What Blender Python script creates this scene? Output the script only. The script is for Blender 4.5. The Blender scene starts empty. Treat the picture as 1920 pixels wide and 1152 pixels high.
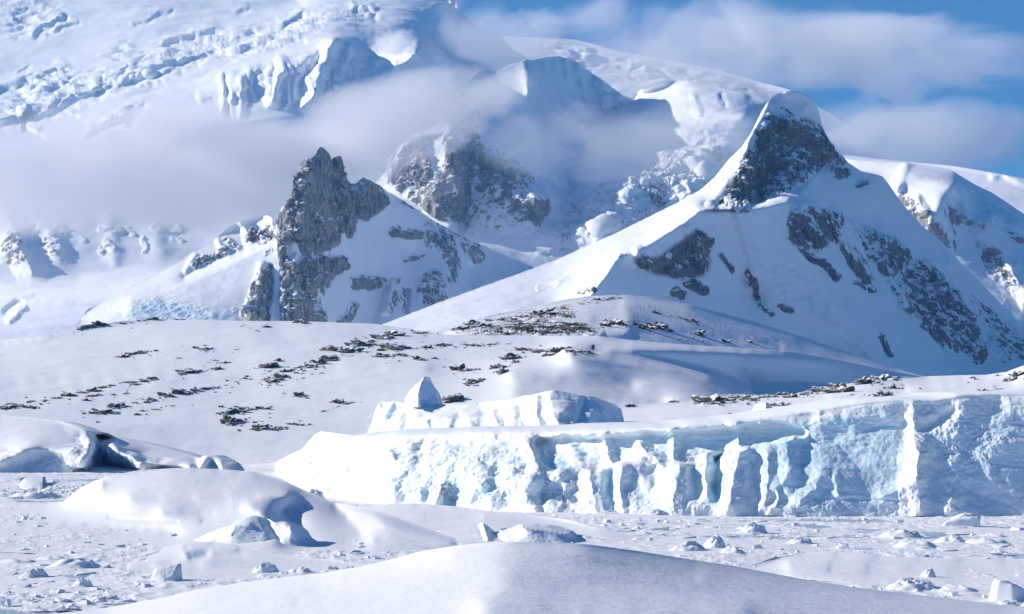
import bpy, math, random
import numpy as np
from mathutils import Vector
random.seed(7)
R = math.radians

# ------------------------------------------------------------------ camera, sky, sun, exposure
F, CH, YH = 3583.0, 12.0, 760.0          # focal length in px of the 1920 px photo, eye height, horizon row
scene = bpy.context.scene
cd = bpy.data.cameras.new('camera'); cam = bpy.data.objects.new('camera', cd)
scene.collection.objects.link(cam); scene.camera = cam
cam.location = (0, 0, CH); cam.rotation_euler = (R(90), 0, 0)
cd.sensor_width = 36.0; cd.lens = 36.0 * F / 1920.0
cd.shift_y = (YH - 576.0) / 1920.0
cd.clip_start = 1.0; cd.clip_end = 60000.0

SUN_EL, SUN_AZ = R(24), R(-81)           # azimuth from the view axis (+Y), negative = left
sdir = Vector((math.sin(SUN_AZ) * math.cos(SUN_EL), math.cos(SUN_AZ) * math.cos(SUN_EL), math.sin(SUN_EL)))
w = bpy.data.worlds.new('World'); scene.world = w; w.use_nodes = True
nt = w.node_tree; nt.nodes.clear()
sky = nt.nodes.new('ShaderNodeTexSky'); sky.sky_type = 'NISHITA'; sky.sun_disc = False
sky.sun_elevation = SUN_EL; sky.sun_rotation = SUN_AZ
sky.altitude = 1500; sky.air_density = 1.0; sky.dust_density = 0.0; sky.ozone_density = 2.0
bg = nt.nodes.new('ShaderNodeBackground'); bg.inputs['Strength'].default_value = 0.058
wo = nt.nodes.new('ShaderNodeOutputWorld')
tint = nt.nodes.new('ShaderNodeMix'); tint.data_type = 'RGBA'; tint.blend_type = 'MULTIPLY'; tint.inputs[0].default_value = 1.0
tint.inputs[7].default_value = (0.29, 0.72, 1.12, 1)      # cold polar air
nt.links.new(sky.outputs[0], tint.inputs[6]); nt.links.new(tint.outputs[2], bg.inputs[0]); nt.links.new(bg.outputs[0], wo.inputs[0])
sl = bpy.data.lights.new('sun', 'SUN'); sl.energy = 4.3; sl.angle = R(0.5); sl.color = (1.0, 0.93, 0.84)
so = bpy.data.objects.new('sun', sl); scene.collection.objects.link(so)
so.rotation_euler = (-sdir).to_track_quat('-Z', 'Y').to_euler()
vs = scene.view_settings
vs.view_transform = 'Standard'; vs.look = 'None'; vs.gamma = 1.0; vs.use_curve_mapping = False
vs.exposure = 0.58
cy = scene.cycles
cy.use_denoising = True; cy.max_bounces = 6; cy.diffuse_bounces = 3; cy.glossy_bounces = 2
cy.transmission_bounces = 2; cy.volume_bounces = 3; cy.transparent_max_bounces = 8
cy.volume_step_rate = 1.0; cy.volume_max_steps = 128
cy.caustics_reflective = False; cy.caustics_refractive = False

# ------------------------------------------------------------------ noise
_rng = np.random.RandomState(11)
_perm = _rng.permutation(256); _perm = np.concatenate([_perm, _perm, _perm])
_g = _rng.normal(size=(256, 3)); _g /= np.linalg.norm(_g, axis=1)[:, None]; _g = _g.astype(np.float32)
def perlin(P):
    P = P.astype(np.float64)
    i = np.floor(P).astype(np.int64); f = (P - i).astype(np.float32); i &= 255
    u = f * f * f * (f * (f * 6 - 15) + 10)
    def gr(dx, dy, dz):
        h = _perm[_perm[_perm[(i[:, 0] + dx) & 255] + ((i[:, 1] + dy) & 255)] + ((i[:, 2] + dz) & 255)]
        g = _g[h]
        return g[:, 0] * (f[:, 0] - dx) + g[:, 1] * (f[:, 1] - dy) + g[:, 2] * (f[:, 2] - dz)
    def l(a, b, t): return a + (b - a) * t
    x0 = l(l(gr(0,0,0), gr(1,0,0), u[:,0]), l(gr(0,1,0), gr(1,1,0), u[:,0]), u[:,1])
    x1 = l(l(gr(0,0,1), gr(1,0,1), u[:,0]), l(gr(0,1,1), gr(1,1,1), u[:,0]), u[:,1])
    return l(x0, x1, u[:, 2]) * 1.6
def fbm(P, oct=5, seed=0, ridged=False, gain=0.5, lac=2.03):
    out = np.zeros(len(P), np.float32); a = 1.0; s = 0.0
    Q = P + np.array([seed * 17.3 + .5, seed * 5.1 + .5, seed * 9.7 + .5])
    for k in range(oct):
        n = perlin(Q)
        if ridged: n = 1 - 2 * np.abs(n)
        out += a * n; s += a; a *= gain; Q = Q * lac + 3.7
    return out / s

# ------------------------------------------------------------------ relief surfaces built from traced lines with real distances
def at(px, py, D):
    return ((px - 960.0) / F * D, D, CH + (YH - py) / F * D)
def sea(py):                              # distance at which the sea surface shows at that row
    return F * CH / (py - YH)
def blur(A, r):
    r = int(round(r))
    if r < 1: return A
    for ax in (0, 1):
        for _ in range(2):
            B = np.pad(A, [(r + 1, r) if k == ax else (0, 0) for k in (0, 1)], mode='edge')
            c = np.cumsum(B, axis=ax, dtype=np.float64); n = A.shape[ax]
            A = (np.take(c, range(2 * r + 1, 2 * r + 1 + n), ax) - np.take(c, range(0, n), ax)) / (2 * r + 1)
    return A
def solve(shape, rows, cols, vals):
    """membrane through the fixed samples, coarse to fine"""
    H, W = shape; prev = None
    for s in (32, 16, 8, 4, 2, 1):
        h, w_ = max(2, -(-H // s)), max(2, -(-W // s))
        acc = np.zeros((h, w_)); cnt = np.zeros((h, w_))
        r = np.minimum(rows // s, h - 1); c = np.minimum(cols // s, w_ - 1)
        np.add.at(acc, (r, c), vals); np.add.at(cnt, (r, c), 1)
        fix = cnt > 0; fv = acc[fix] / cnt[fix]
        if prev is None: A = np.full((h, w_), vals.mean())
        else:
            ri = np.clip((np.arange(h) + .5) / 2 - .5, 0, prev.shape[0] - 1); ci = np.clip((np.arange(w_) + .5) / 2 - .5, 0, prev.shape[1] - 1)
            r0 = np.floor(ri).astype(int); c0 = np.floor(ci).astype(int)
            r1 = np.minimum(r0 + 1, prev.shape[0] - 1); c1 = np.minimum(c0 + 1, prev.shape[1] - 1)
            fr = (ri - r0)[:, None]; fc = (ci - c0)[None]
            A = (prev[r0][:, c0] * (1-fc) + prev[r0][:, c1] * fc) * (1-fr) + (prev[r1][:, c0] * (1-fc) + prev[r1][:, c1] * fc) * fr
        A[fix] = fv
        for _ in range(300 if s > 2 else 60):
            B = np.pad(A, 1, mode='edge')
            A = (B[:-2, 1:-1] + B[2:, 1:-1] + B[1:-1, :-2] + B[1:-1, 2:]) * .25
            A[fix] = fv
        prev = A
    return A
def segdist(PX, PY, pts):
    best = np.full(PX.shape, 1e9)
    if len(pts) == 1: pts = [pts[0], (pts[0][0] + .1, pts[0][1])]
    for (ax, ay), (bx, by) in zip(pts[:-1], pts[1:]):
        dx, dy = bx - ax, by - ay; L = dx * dx + dy * dy + 1e-9
        t = np.clip(((PX - ax) * dx + (PY - ay) * dy) / L, 0, 1)
        best = np.minimum(best, np.hypot(PX - ax - t * dx, PY - ay - t * dy))
    return best
def inpoly(PX, PY, pts):
    ins = np.zeros(PX.shape, bool); n = len(pts)
    for k in range(n):
        (x0, y0), (x1, y1) = pts[k], pts[(k + 1) % n]
        if y0 == y1: continue
        c = ((y0 > PY) != (y1 > PY)) & (PX < (x1 - x0) * (PY - y0) / (y1 - y0) + x0)
        ins ^= c
    return ins
def mask(PX, PY, items, g, esoft=1.8):
    """items: ('p', pts, value, edge px) polygons, ('s', pts, radius, value) strokes, ('x', pts, keep, edge) removes"""
    M = np.zeros(PX.shape)
    for it in items:
        if it[0] == 'p': M = np.maximum(M, blur(inpoly(PX, PY, it[1]).astype(float), it[3] * esoft / g) * it[2])
        elif it[0] == 's': M = np.maximum(M, np.clip(1.6 - 1.1 * segdist(PX, PY, it[1]) / it[2], 0, 1) * it[3])
        elif it[0] == 'x': M = M * (1 - (1 - it[2]) * blur(inpoly(PX, PY, it[1]).astype(float), it[3] / g))
    return M
def samp(A, X, Y):
    h, w_ = A.shape
    X = np.clip(X, 0, w_ - 1.001); Y = np.clip(Y, 0, h - 1.001)
    x0 = X.astype(int); y0 = Y.astype(int); fx = X - x0; fy = Y - y0
    return (A[y0, x0] * (1-fx) + A[y0, x0+1] * fx) * (1-fy) + (A[y0+1, x0] * (1-fx) + A[y0+1, x0+1] * fx) * fy
def wrapnoise(PX, PY, amp, sc, seed):
    Q = np.stack([PX.ravel() / sc, PY.ravel() / sc, np.zeros(PX.size)], 1)
    return PX + amp * fbm(Q, 3, seed).reshape(PX.shape), PY + amp * fbm(Q, 3, seed + 3).reshape(PX.shape)

def link_mesh(name, co, faces, mat, attrs=None, smooth=True, origin=None, parent=None):
    me = bpy.data.meshes.new(name)
    co = np.asarray(co, np.float64)
    if origin is not None: co = co - np.array(origin)
    faces = np.asarray(faces, np.int32); nf, k = faces.shape
    me.vertices.add(len(co)); me.vertices.foreach_set('co', co.astype(np.float32).ravel())
    me.loops.add(nf * k); me.loops.foreach_set('vertex_index', faces.ravel())
    me.polygons.add(nf); me.polygons.foreach_set('loop_start', np.arange(0, nf * k, k, dtype=np.int32))
    try: me.polygons.foreach_set('loop_total', np.full(nf, k, np.int32))
    except Exception: pass
    me.update(calc_edges=True); me.validate()
    me.polygons.foreach_set('use_smooth', np.full(len(me.polygons), smooth))
    for an, v in (attrs or {}).items():
        a = me.attributes.new(an, 'FLOAT', 'POINT'); a.data.foreach_set('value', np.asarray(v, np.float32))
    me.materials.append(mat)
    ob = bpy.data.objects.new(name, me); scene.collection.objects.link(ob)
    if origin is not None: ob.location = origin
    if parent is not None: ob.parent = parent
    return ob

def relief(name, mat, top, bottom, feats, strokes=(), step=1.6, vstep=None, smooth=2, jitter=0.0, jsc=12,
           rock=(), ice=(), noises=(), back=((40, -5), (120, -60), (300, -250)), g=2.0, seed=1, damp=22, warp=6, wsc=25,
           origin=False, closed=False, spow=1.0):
    """front surface between a skyline and a foot line; depth is a membrane through the traced ridge and gully lines.
       noises: (kind, (sx,sy,sz), amp, maskname) world metres, pushed along the surface normal.  back rows give it thickness."""
    top = np.array(top, float); bottom = np.array(bottom, float)
    x0, x1 = top[0, 0], top[-1, 0]
    nx = int((x1 - x0) / step) + 1; px = np.linspace(x0, x1, nx)
    ty = np.interp(px, top[:, 0], top[:, 1]); by = np.interp(px, bottom[:, 0], bottom[:, 1])
    if jitter:
        ty = ty + jitter * fbm(np.stack([px / jsc, px * 0, px * 0], 1), 4, seed + 40)
    by = np.maximum(by, ty + .5)
    ymin, ymax = ty.min() - 4, by.max() + 4
    nv = int(max(4, np.percentile(by - ty, 90) / (vstep or step)))
    # pixel domain
    gw = int((x1 - x0) / g) + 2; gh = int((ymax - ymin) / g) + 2
    rows, cols, vals = [], [], []
    for ft in feats:
        ft = [tuple(map(float, q)) for q in ft]
        if len(ft) == 1: ft = ft * 2
        for a, b in zip(ft[:-1], ft[1:]):
            n = int(max(abs(a[0]-b[0]), abs(a[1]-b[1])) / g) + 2
            t = np.linspace(0, 1, n)
            cols.append((a[0] + (b[0]-a[0]) * t - x0) / g); rows.append((a[1] + (b[1]-a[1]) * t - ymin) / g)
            vals.append((1/a[2] + (1/b[2] - 1/a[2]) * t))
    rows = np.concatenate(rows); cols = np.concatenate(cols); vals = np.concatenate(vals)
    ok = (rows > -20) & (rows < gh + 20) & (cols > -20) & (cols < gw + 20)
    rows = np.clip(rows[ok].astype(int), 0, gh - 1); cols = np.clip(cols[ok].astype(int), 0, gw - 1)
    W = solve((gh, gw), rows, cols, vals[ok])
    W = blur(W, smooth)
    GX, GY = np.meshgrid(x0 + np.arange(gw) * g, ymin + np.arange(gh) * g)
    D = 1 / W
    wx, wy = wrapnoise(GX, GY, warp, wsc, seed) if warp else (GX, GY)
    for st in strokes:
        pts, amp, r = st[:3]; kind = st[3] if len(st) > 3 else 't'
        d = segdist(wx, wy, pts) / r if kind != 'P' else None
        if kind == 'P':
            D = D - amp * blur(inpoly(wx, wy, pts).astype(float), r / g); continue
        if kind == 't': p = np.clip(1 - d, 0, 1)
        elif kind == 's': p = np.exp(-d * d * 2)
        elif kind == 'r':  p = np.sqrt(np.clip(1 - d * d, 0, 1))
        D = D - amp * p
    Mr = mask(wx, wy, rock, g) if rock else np.zeros_like(D)
    Mi = mask(wx, wy, ice, g) if ice else np.zeros_like(D)
    v = np.linspace(0, 1, nv) ** spow
    PX = np.repeat(px[None], nv, 0); PY = ty[None] + (by - ty)[None] * v[:, None]
    sx, sy = (PX - x0) / g, (PY - ymin) / g
    Dv = samp(D, sx, sy); rk = samp(Mr, sx, sy); ic = samp(Mi, sx, sy)
    C = np.stack([(PX - 960) / F * Dv, Dv, CH + (YH - PY) / F * Dv], 2)
    M = {'rock': np.clip((rk - .30) * 2.4, 0, 1), 'ice': ic, 'all': np.ones_like(rk), 'snow': 1 - np.clip(rk, 0, 1)}
    def normals(C):
        du = np.gradient(C, axis=1); dv = np.gradient(C, axis=0)
        n = np.cross(du, -dv); n /= np.linalg.norm(n, axis=2)[..., None] + 1e-9
        n[n[..., 1] > 0.2] *= 1
        return n
    edge = np.clip((PY - ty[None]) / damp, .22, 1) if damp else 1.0
    for q, (kind, sc, amp, mk) in enumerate(noises):
        N = normals(C); N[..., 0] *= .6; N[..., 2] *= .6
        P = C.reshape(-1, 3) / np.array(sc)
        m = (M[mk] if isinstance(mk, str) else samp(mask(wx, wy, mk, g), sx, sy))
        if m.max() <= 0: continue
        idx = m.ravel() > 0.01
        nval = np.zeros(m.size, np.float32)
        if kind == 'cell':
            nval[idx] = cells(P[idx], seed + q)
        else:
            nval[idx] = fbm(P[idx], 5, seed * 3 + q, kind == 'ridge')
        C = C + N * (amp * nval.reshape(m.shape) * np.clip(m, 0, 1) * edge)[..., None]
    # back rows
    top_row = C[0]; extra = []
    for kb, (dy, dz) in enumerate(back):
        rad = min(6 * (kb + 1), nx // 8); e = top_row.copy()
        if rad > 1:
            for ax_ in (1, 2):
                q = np.pad(e[:, ax_] - np.linspace(e[0, ax_], e[-1, ax_], nx), rad, mode='edge'); kk = np.ones(2 * rad + 1) / (2 * rad + 1)
                e[:, ax_] = np.convolve(q, kk, 'valid') + np.linspace(e[0, ax_], e[-1, ax_], nx)
        e[:, 1] += dy; e[:, 0] += e[:, 0] / e[:, 1] * dy * 0.3; e[:, 2] += dz
        extra.append(e)
    A = np.concatenate([np.array(extra[::-1]), C], 0) if extra else C
    k = len(extra)
    pad = lambda m: np.concatenate([np.repeat(m[:1], k, 0), m], 0) if k else m
    rk, ic = pad(rk), pad(ic)
    n0, n1 = A.shape[:2]
    I = np.arange(n0 * n1).reshape(n0, n1)
    faces = np.stack([I[:-1, :-1], I[1:, :-1], I[1:, 1:], I[:-1, 1:]], 2).reshape(-1, 4)
    org = None
    if origin:
        b = A[-1, n1 // 2]; org = (float(b[0]), float(b[1]), float(b[2]))
    ob = link_mesh(name, A.reshape(-1, 3), faces, mat, {'rock': rk.ravel(), 'ice': ic.ravel()}, origin=org)
    LAYER[name] = (px, C)
    return ob
LAYER = {}
def on(layer, x, y):
    """the point of a built surface seen at that column and row (real position, used to seat rocks and blocks)"""
    px, C = LAYER[layer]
    j = int(np.clip(np.searchsorted(px, x), 1, len(px) - 1)); col = C[:, j]
    yy = YH - (col[:, 2] - CH) / col[:, 1] * F
    i = int(np.argmin(np.abs(yy - y)))
    return tuple(float(q) for q in col[i])
def cells(P, seed):
    """blocky facets: distance-to-second minus nearest feature point"""
    i = np.floor(P).astype(np.int64); f = P - i
    d1 = np.full(len(P), 9.0); d2 = np.full(len(P), 9.0)
    for dx in (-1, 0, 1):
        for dy in (-1, 0, 1):
            for dz in (-1, 0, 1):
                h = _perm[(_perm[(_perm[(i[:, 0] + dx + seed) & 255] + i[:, 1] + dy) & 255] + i[:, 2] + dz) & 255]
                fp = _g[h] * .5 + .5
                d = np.sqrt((dx + fp[:, 0] - f[:, 0])**2 + (dy + fp[:, 1] - f[:, 1])**2 + (dz + fp[:, 2] - f[:, 2])**2)
                d2 = np.where(d < d1, d1, np.minimum(d2, d)); d1 = np.minimum(d1, d)
    return (d2 - d1 - .30).astype(np.float32)

def tag(o, label=None, cat=None, group=None, kind=None):
    if label: o['label'] = label
    if cat: o['category'] = cat
    if group: o['group'] = group
    if kind: o['kind'] = kind
    return o

# ------------------------------------------------------------------ materials
class NT:
    def __init__(s, name):
        s.m = bpy.data.materials.new(name); s.m.use_nodes = True; s.t = s.m.node_tree; s.t.nodes.clear()
    def n(s, typ, **kw):
        nd = s.t.nodes.new(typ)
        for k, v in kw.items():
            if k.startswith('i_'): nd.inputs[k[2:].replace('_', ' ')].default_value = v
            else: setattr(nd, k, v)
        return nd
    def l(s, a, b): s.t.links.new(a, b)
    def math(s, op, a, b=None, c=None, clamp=False):
        nd = s.n('ShaderNodeMath', operation=op); nd.use_clamp = clamp
        for k, v in enumerate((a, b, c)):
            if v is None: continue
            if isinstance(v, (int, float)): nd.inputs[k].default_value = v
            else: s.l(v, nd.inputs[k])
        return nd.outputs[0]
    def mix(s, fac, a, b):
        nd = s.n('ShaderNodeMix', data_type='RGBA')
        for k, v in ((0, fac), (6, a), (7, b)):
            if isinstance(v, (int, float)): nd.inputs[k].default_value = v
            elif isinstance(v, tuple): nd.inputs[k].default_value = (*v, 1)
            else: s.l(v, nd.inputs[k])
        return nd.outputs[2]
    def noise(s, vec, scale, detail=4, rough=.55, dist=0.0):
        nd = s.n('ShaderNodeTexNoise'); nd.inputs['Scale'].default_value = scale
        nd.inputs['Detail'].default_value = detail; nd.inputs['Roughness'].default_value = rough
        nd.inputs['Distortion'].default_value = dist
        s.l(vec, nd.inputs['Vector']); return nd.outputs[0]
    def smooth(s, v, a, b):
        nd = s.n('ShaderNodeMapRange', interpolation_type='SMOOTHSTEP')
        nd.inputs[1].default_value = a; nd.inputs[2].default_value = b; s.l(v, nd.inputs[0]); return nd.outputs[0]
def snow_rock(name, scale, snow=(0.86, 0.88, 0.91), rockc=((0.06, 0.065, 0.075), (0.17, 0.165, 0.16), (0.26, 0.2, 0.16)),
              icec=(0.50, 0.72, 0.86), bump=0.6, bscale=None, ledge=0.9, grain=0.0, sss=0.0, aniso=(1, 1, 1), contrast=0.9):
    """snow with exposed rock (attribute rock) and blue glacier ice, in places painted blue shade too (attribute ice); scale = size in metres of the main pattern"""
    t = NT(name)
    tc = t.n('ShaderNodeTexCoord').outputs['Object']
    mp = t.n('ShaderNodeMapping'); mp.inputs['Scale'].default_value = aniso; t.l(tc, mp.inputs[0]); vec = mp.outputs[0]
    at_r = t.n('ShaderNodeAttribute', attribute_name='rock').outputs['Fac']
    at_i = t.n('ShaderNodeAttribute', attribute_name='ice').outputs['Fac']
    n1 = t.noise(vec, 1 / scale, 7, .62, .4)
    n2 = t.noise(vec, 3.1 / scale, 5, .6)
    geo = t.n('ShaderNodeNewGeometry'); sep = t.n('ShaderNodeSeparateXYZ'); t.l(geo.outputs['Normal'], sep.inputs[0])
    led = t.math('MULTIPLY', t.math('SUBTRACT', sep.outputs[2], 0.45), -ledge)
    nn = t.math('MULTIPLY', t.math('SUBTRACT', n1, 0.5), contrast * 2)
    nf = t.math('MULTIPLY', t.math('SUBTRACT', t.noise(vec, 4.2 / scale, 6, .65, .3), 0.5), contrast * 1.1)
    v = t.math('ADD', t.math('ADD', at_r, nn), t.math('ADD', led, nf))
    gate = t.smooth(at_r, 0.02, 0.25)
    rf = t.math('MULTIPLY', t.smooth(v, 0.40, 0.58), gate)
    rc = t.mix(t.smooth(n2, .38, .62), rockc[0], rockc[1])
    rc = t.mix(t.math('MULTIPLY', t.smooth(t.noise(tc, .35 / scale, 3), .5, .68), .7), rc, rockc[2])
    i2 = t.math('ADD', at_i, t.math('MULTIPLY', t.math('SUBTRACT', t.noise(vec, 1.7 / scale, 4, .6), .5), .8))
    icf = t.math('MULTIPLY', t.smooth(i2, .2, .9), t.smooth(at_i, 0.01, .2))
    base = t.mix(icf, snow, icec)
    base = t.mix(rf, base, rc)
    p = t.n('ShaderNodeBsdfPrincipled')
    t.l(base, p.inputs['Base Color'])
    rough = t.math('SUBTRACT', 0.9, t.math('MULTIPLY', icf, .35)); t.l(rough, p.inputs['Roughness'])
    p.inputs['Specular IOR Level'].default_value = 0.12
    if sss:
        p.inputs['Subsurface Weight'].default_value = 1.0; p.inputs['Subsurface Scale'].default_value = sss
        p.inputs['Subsurface Radius'].default_value = (.45, .75, 1.0)
    b = t.n('ShaderNodeBump'); b.inputs['Strength'].default_value = bump
    hb = t.noise(vec, 1 / (bscale or scale), 6, .6)
    fac = t.math('ADD', t.math('MULTIPLY', rf, 0.9), t.math('ADD', t.math('MULTIPLY', icf, .35), grain))
    h = t.math('MULTIPLY', hb, fac)
    b.inputs['Distance'].default_value = scale * .45
    t.l(h, b.inputs['Height']); t.l(b.outputs[0], p.inputs['Normal'])
    o = t.n('ShaderNodeOutputMaterial'); t.l(p.outputs[0], o.inputs[0])
    return t.m
# ------------------------------------------------------------------ mountains
m_far = snow_rock('snow_far', 60, bump=.5, grain=.10)
m_mas = snow_rock('snow_massif', 30, bump=.6, grain=.06, rockc=((0.11,0.115,0.13),(0.31,0.30,0.295),(0.42,0.32,0.24)), ledge=1.3, contrast=1.5, aniso=(1.4,1.4,.5))
m_spire = snow_rock('snow_spire', 20, bump=.8, grain=.04, rockc=((0.10,0.11,0.13),(0.31,0.31,0.315),(0.37,0.32,0.28)), aniso=(1.5,1.5,.42), ledge=1.3, contrast=1.45)
m_peak = snow_rock('snow_peak', 17, bump=.8, grain=.04, rockc=((0.06,0.067,0.082),(0.2,0.205,0.215),(0.26,0.24,0.215)), ledge=1.3, contrast=1.6, aniso=(1.25,1.25,.6))

# far ice cap that fills the upper left of the view
T = [(-600,-60),(700,-50),(800,-55),(842,-48),(850,-12),(858,12),(880,38),(905,55),(940,68),(1000,71),(1080,75),(1150,94),(1250,113),(1330,128),(1400,147),(1480,168),(1560,215),(1680,300)]
B = [(-600,460),(1680,460)]
feats = [
 [(-600,-60,8600),(500,-60,8600),(830,-60,8400),(860,10,7900),(940,68,7700),(1080,75,7700),(1250,113,7500),(1480,170,7200),(1680,300,7000)],
 [(-600,150,7000),(0,140,7000),(300,60,7300),(560,0,7900)],
 [(-600,300,6100),(0,290,6100),(200,230,6200),(380,180,6300),(450,150,6350),(520,125,6400),(600,100,6450),(625,80,6450),(650,88,6550),(700,108,6650),(740,104,6500),(780,100,6450),(842,140,6900),(890,130,7000)],
 [(-600,460,5500),(0,460,5500),(380,240,5950),(575,220,6100),(700,220,6250),(840,230,6500),(1000,260,6600),(1680,460,6400)],
 [(850,60,7900),(890,120,7300)]]
st = []
def step_band(pts, a=26, r=9):            # an ice lip with a dropped trough below it
    a *= .5
    st.append((pts, a, r * 1.5)); st.append(([(x + 6, y + r * 1.2) for x, y in pts], -a * 1.5, r * 1.1, 's'))
step_band([(0,160),(60,140),(118,121)], 45, 9); step_band([(312,74),(345,68),(402,55)], 70, 9); step_band([(380,72),(410,60)], 40, 7)
step_band([(290,118),(330,112),(370,98),(420,88),(480,78),(560,68)], 45, 8); step_band([(440,62),(470,58)], 50, 8)
step_band([(180,160),(230,146),(300,132),(366,108)], 50, 10); step_band([(525,44),(545,36),(562,26)], 80, 8); step_band([(562,26),(600,22),(660,14)], 30, 9)
step_band([(50,210),(110,184),(176,166)], 70, 11); step_band([(0,222),(20,212),(40,210)], 70, 9); step_band([(40,212),(48,235),(75,246)], 60, 8)
step_band([(60,60),(90,42),(115,32)], 55, 7); step_band([(660,10),(690,18),(700,25)], 70, 8); step_band([(165,246),(200,230),(230,224)], 70, 9)
step_band([(665,62),(760,40),(840,50)], 28, 14); step_band([(130,205),(90,200)], 40, 10)
for k in range(9):
    x = random.uniform(-20, 820); y = random.uniform(6, 250); 
    if (y > 190 and x > 300) or (x > 380 and y > 90 and x < 860): continue
    L = random.uniform(20, 80); step_band([(x, y), (x + L * .5, y - L * .17 + random.uniform(-3, 3)), (x + L, y - L * .36)], random.uniform(14, 46), random.uniform(4, 9))
# fluted lit face
st += [([(780,100),(745,118),(722,150),(705,170)], 120, 22), ([(625,80),(612,120),(590,160),(570,195)], 130, 16), ([(605,105),(585,140),(560,170)], -60, 10),
       ([(530,120),(520,150),(505,190)], 60, 16), ([(575,115),(560,128),(520,135)], 40, 12, 's'), ([(480,135),(455,165),(430,190)], 45, 16, 's'), ([(655,92),(640,130),(630,160)], 60, 10),
       ([(700,112),(690,150)], 40, 12, 's'), ([(420,165),(400,180),(380,185)], 30, 12, 's')]
for k in range(26):
    x = 420 + k * 12.5 + random.uniform(-3, 3); y = 100 + abs(k - 16) * 2.2 + random.uniform(0, 18)
    st.append(([(x, y + 10), (x - random.uniform(4, 14), y + random.uniform(45, 80))], random.choice((24, -26, 30)), random.uniform(5, 9), 's'))
ser = [('p', [(10,170),(110,125),(140,140),(170,170),(110,185),(60,205),(20,175)], .9, 8), ('p', [(0,10),(60,5),(125,0),(120,60),(60,70),(0,60)], .6, 10),
       ('p', [(140,140),(240,125),(300,120),(360,125),(300,150),(200,170)], .6, 8), ('p', [(180,100),(240,85),(260,100),(235,115),(190,112)], .7, 7),
       ('p', [(160,245),(200,225),(240,205),(280,240),(260,262),(200,262)], .9, 8), ('p', [(320,75),(400,58),(450,58),(440,70),(350,92)], .5, 6),
       ('p', [(240,150),(380,110),(560,80),(560,60),(440,60),(300,80),(240,110)], .8, 9), ('p', [(0,225),(120,185),(180,170),(180,150),(60,170),(0,190)], .8, 8), ('p', [(500,60),(560,30),(700,10),(720,30),(620,50),(560,70)], .5, 8), ('p', [(1020,80),(1150,95),(1300,125),(1480,170),(1400,190),(1250,150),(1060,120)], .8, 8), ('p', [(0,185),(20,190),(14,208),(0,206)], .9, 4),
       ('p', [(440,150),(620,100),(760,105),(720,170),(600,190),(420,190)], .35, 8), ('p', [(660,12),(700,15),(705,35),(670,30)], .6, 5)]
o = relief('far_mountain', m_far, T, B, feats, st, step=1.7, jitter=2, ice=[(a, p, v * .35, e) for a, p, v, e in ser],
       rock=[('p', [(1270,115),(1350,130),(1480,170),(1460,185),(1330,150)], .45, 6), ('p', [(515,175),(535,178),(530,187)], .5, 3)],
       noises=[('fbm', (600,420,400), 40, 'all'), ('cell', (120,90,60), 60, ser), ('ridge', (110,110,70), 30, ser), ('fbm', (60,60,50), 7, ser), ('fbm', (90,90,60), 2, 'all')], smooth=2, seed=3, warp=16, wsc=45)
tag(o, kind='structure', label='high snow covered ice cap filling the sky at upper left, cut by crevasse bands')

# wall of snow and rock under the cloud at far left
T = [(-700,300),(600,300),(760,330)]
B = [(-700,660),(760,660)]
feats = [[(-700,300,5600),(760,330,5400)], [(-700,520,4700),(30,520,4650),(150,520,4700),(300,500,4750),(450,500,4800)],
         [(-700,560,4300),(0,560,4200),(120,570,4100),(300,600,4000)], [(-700,660,3400),(760,660,3400)],
         [(0,400,5000),(400,410,5100),(700,400,5100)]]
rk = [('p', [(2,450),(20,420),(45,425),(50,460),(55,498),(30,495),(20,505),(0,508)], .72, 4), ('s', [(100,430),(108,440)], 16, .6), ('s', [(90,455),(105,470)], 14, .62),
      ('s', [(190,430),(222,432)], 10, .58), ('s', [(200,455),(210,465)], 9, .6), ('s', [(188,472),(190,474)], 7, .62), ('s', [(268,445),(272,470)], 7, .5),
      ('s', [(290,425),(335,430)], 11, .55), ('s', [(325,450),(340,450)], 7, .52), ('s', [(60,430),(80,420)], 12, .5), ('s', [(140,440),(160,455)], 8, .42), ('s', [(240,430),(250,440)], 8, .5)]
st = [([(20,420),(40,470),(60,510)], 55, 34), ([(95,420),(112,480)], 22, 26, 's'), ([(205,410),(215,480)], 16, 24, 's'), ([(285,420),(300,470)], 14, 26, 's'),
      ([(10,585),(22,575),(38,568)], -50, 9), ([(18,600),(30,590),(45,578)], 40, 10)]
o = relief('mountain_wall', m_mas, T, B, feats, st, step=2, rock=rk, ice=[('s', [(45,560),(60,555)], 8, .5)],
       noises=[('fbm', (300,300,200), 16, 'all'), ('ridge', (50,50,50), 18, 'rock'), ('cell', (26,26,36), 16, 'rock')], seed=5, smooth=3)
tag(o, kind='structure', label='snow wall dotted with rocks below the cloud bank at far left')

# hazy ridge at far right
T = [(1480,330),(1560,290),(1600,292),(1640,297),(1720,305),(1790,312),(1850,322),(1920,335),(2200,400)]
B = [(1480,600),(2200,600)]
o = relief('distant_ridge', m_far, T, B, [[(1480,300,6400),(1640,297,6400),(1920,335,6000),(2200,400,5700)], [(1480,600,5000),(2200,600,5000)], [(1560,400,5700),(2000,420,5400)]],
       [([(1860,330),(1880,325),(1920,345)], 25, 10)], step=3, noises=[('fbm', (300,300,150), 18, 'all')], seed=8)
tag(o, kind='structure', label='pale hazy snow ridge on the right skyline')

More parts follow.
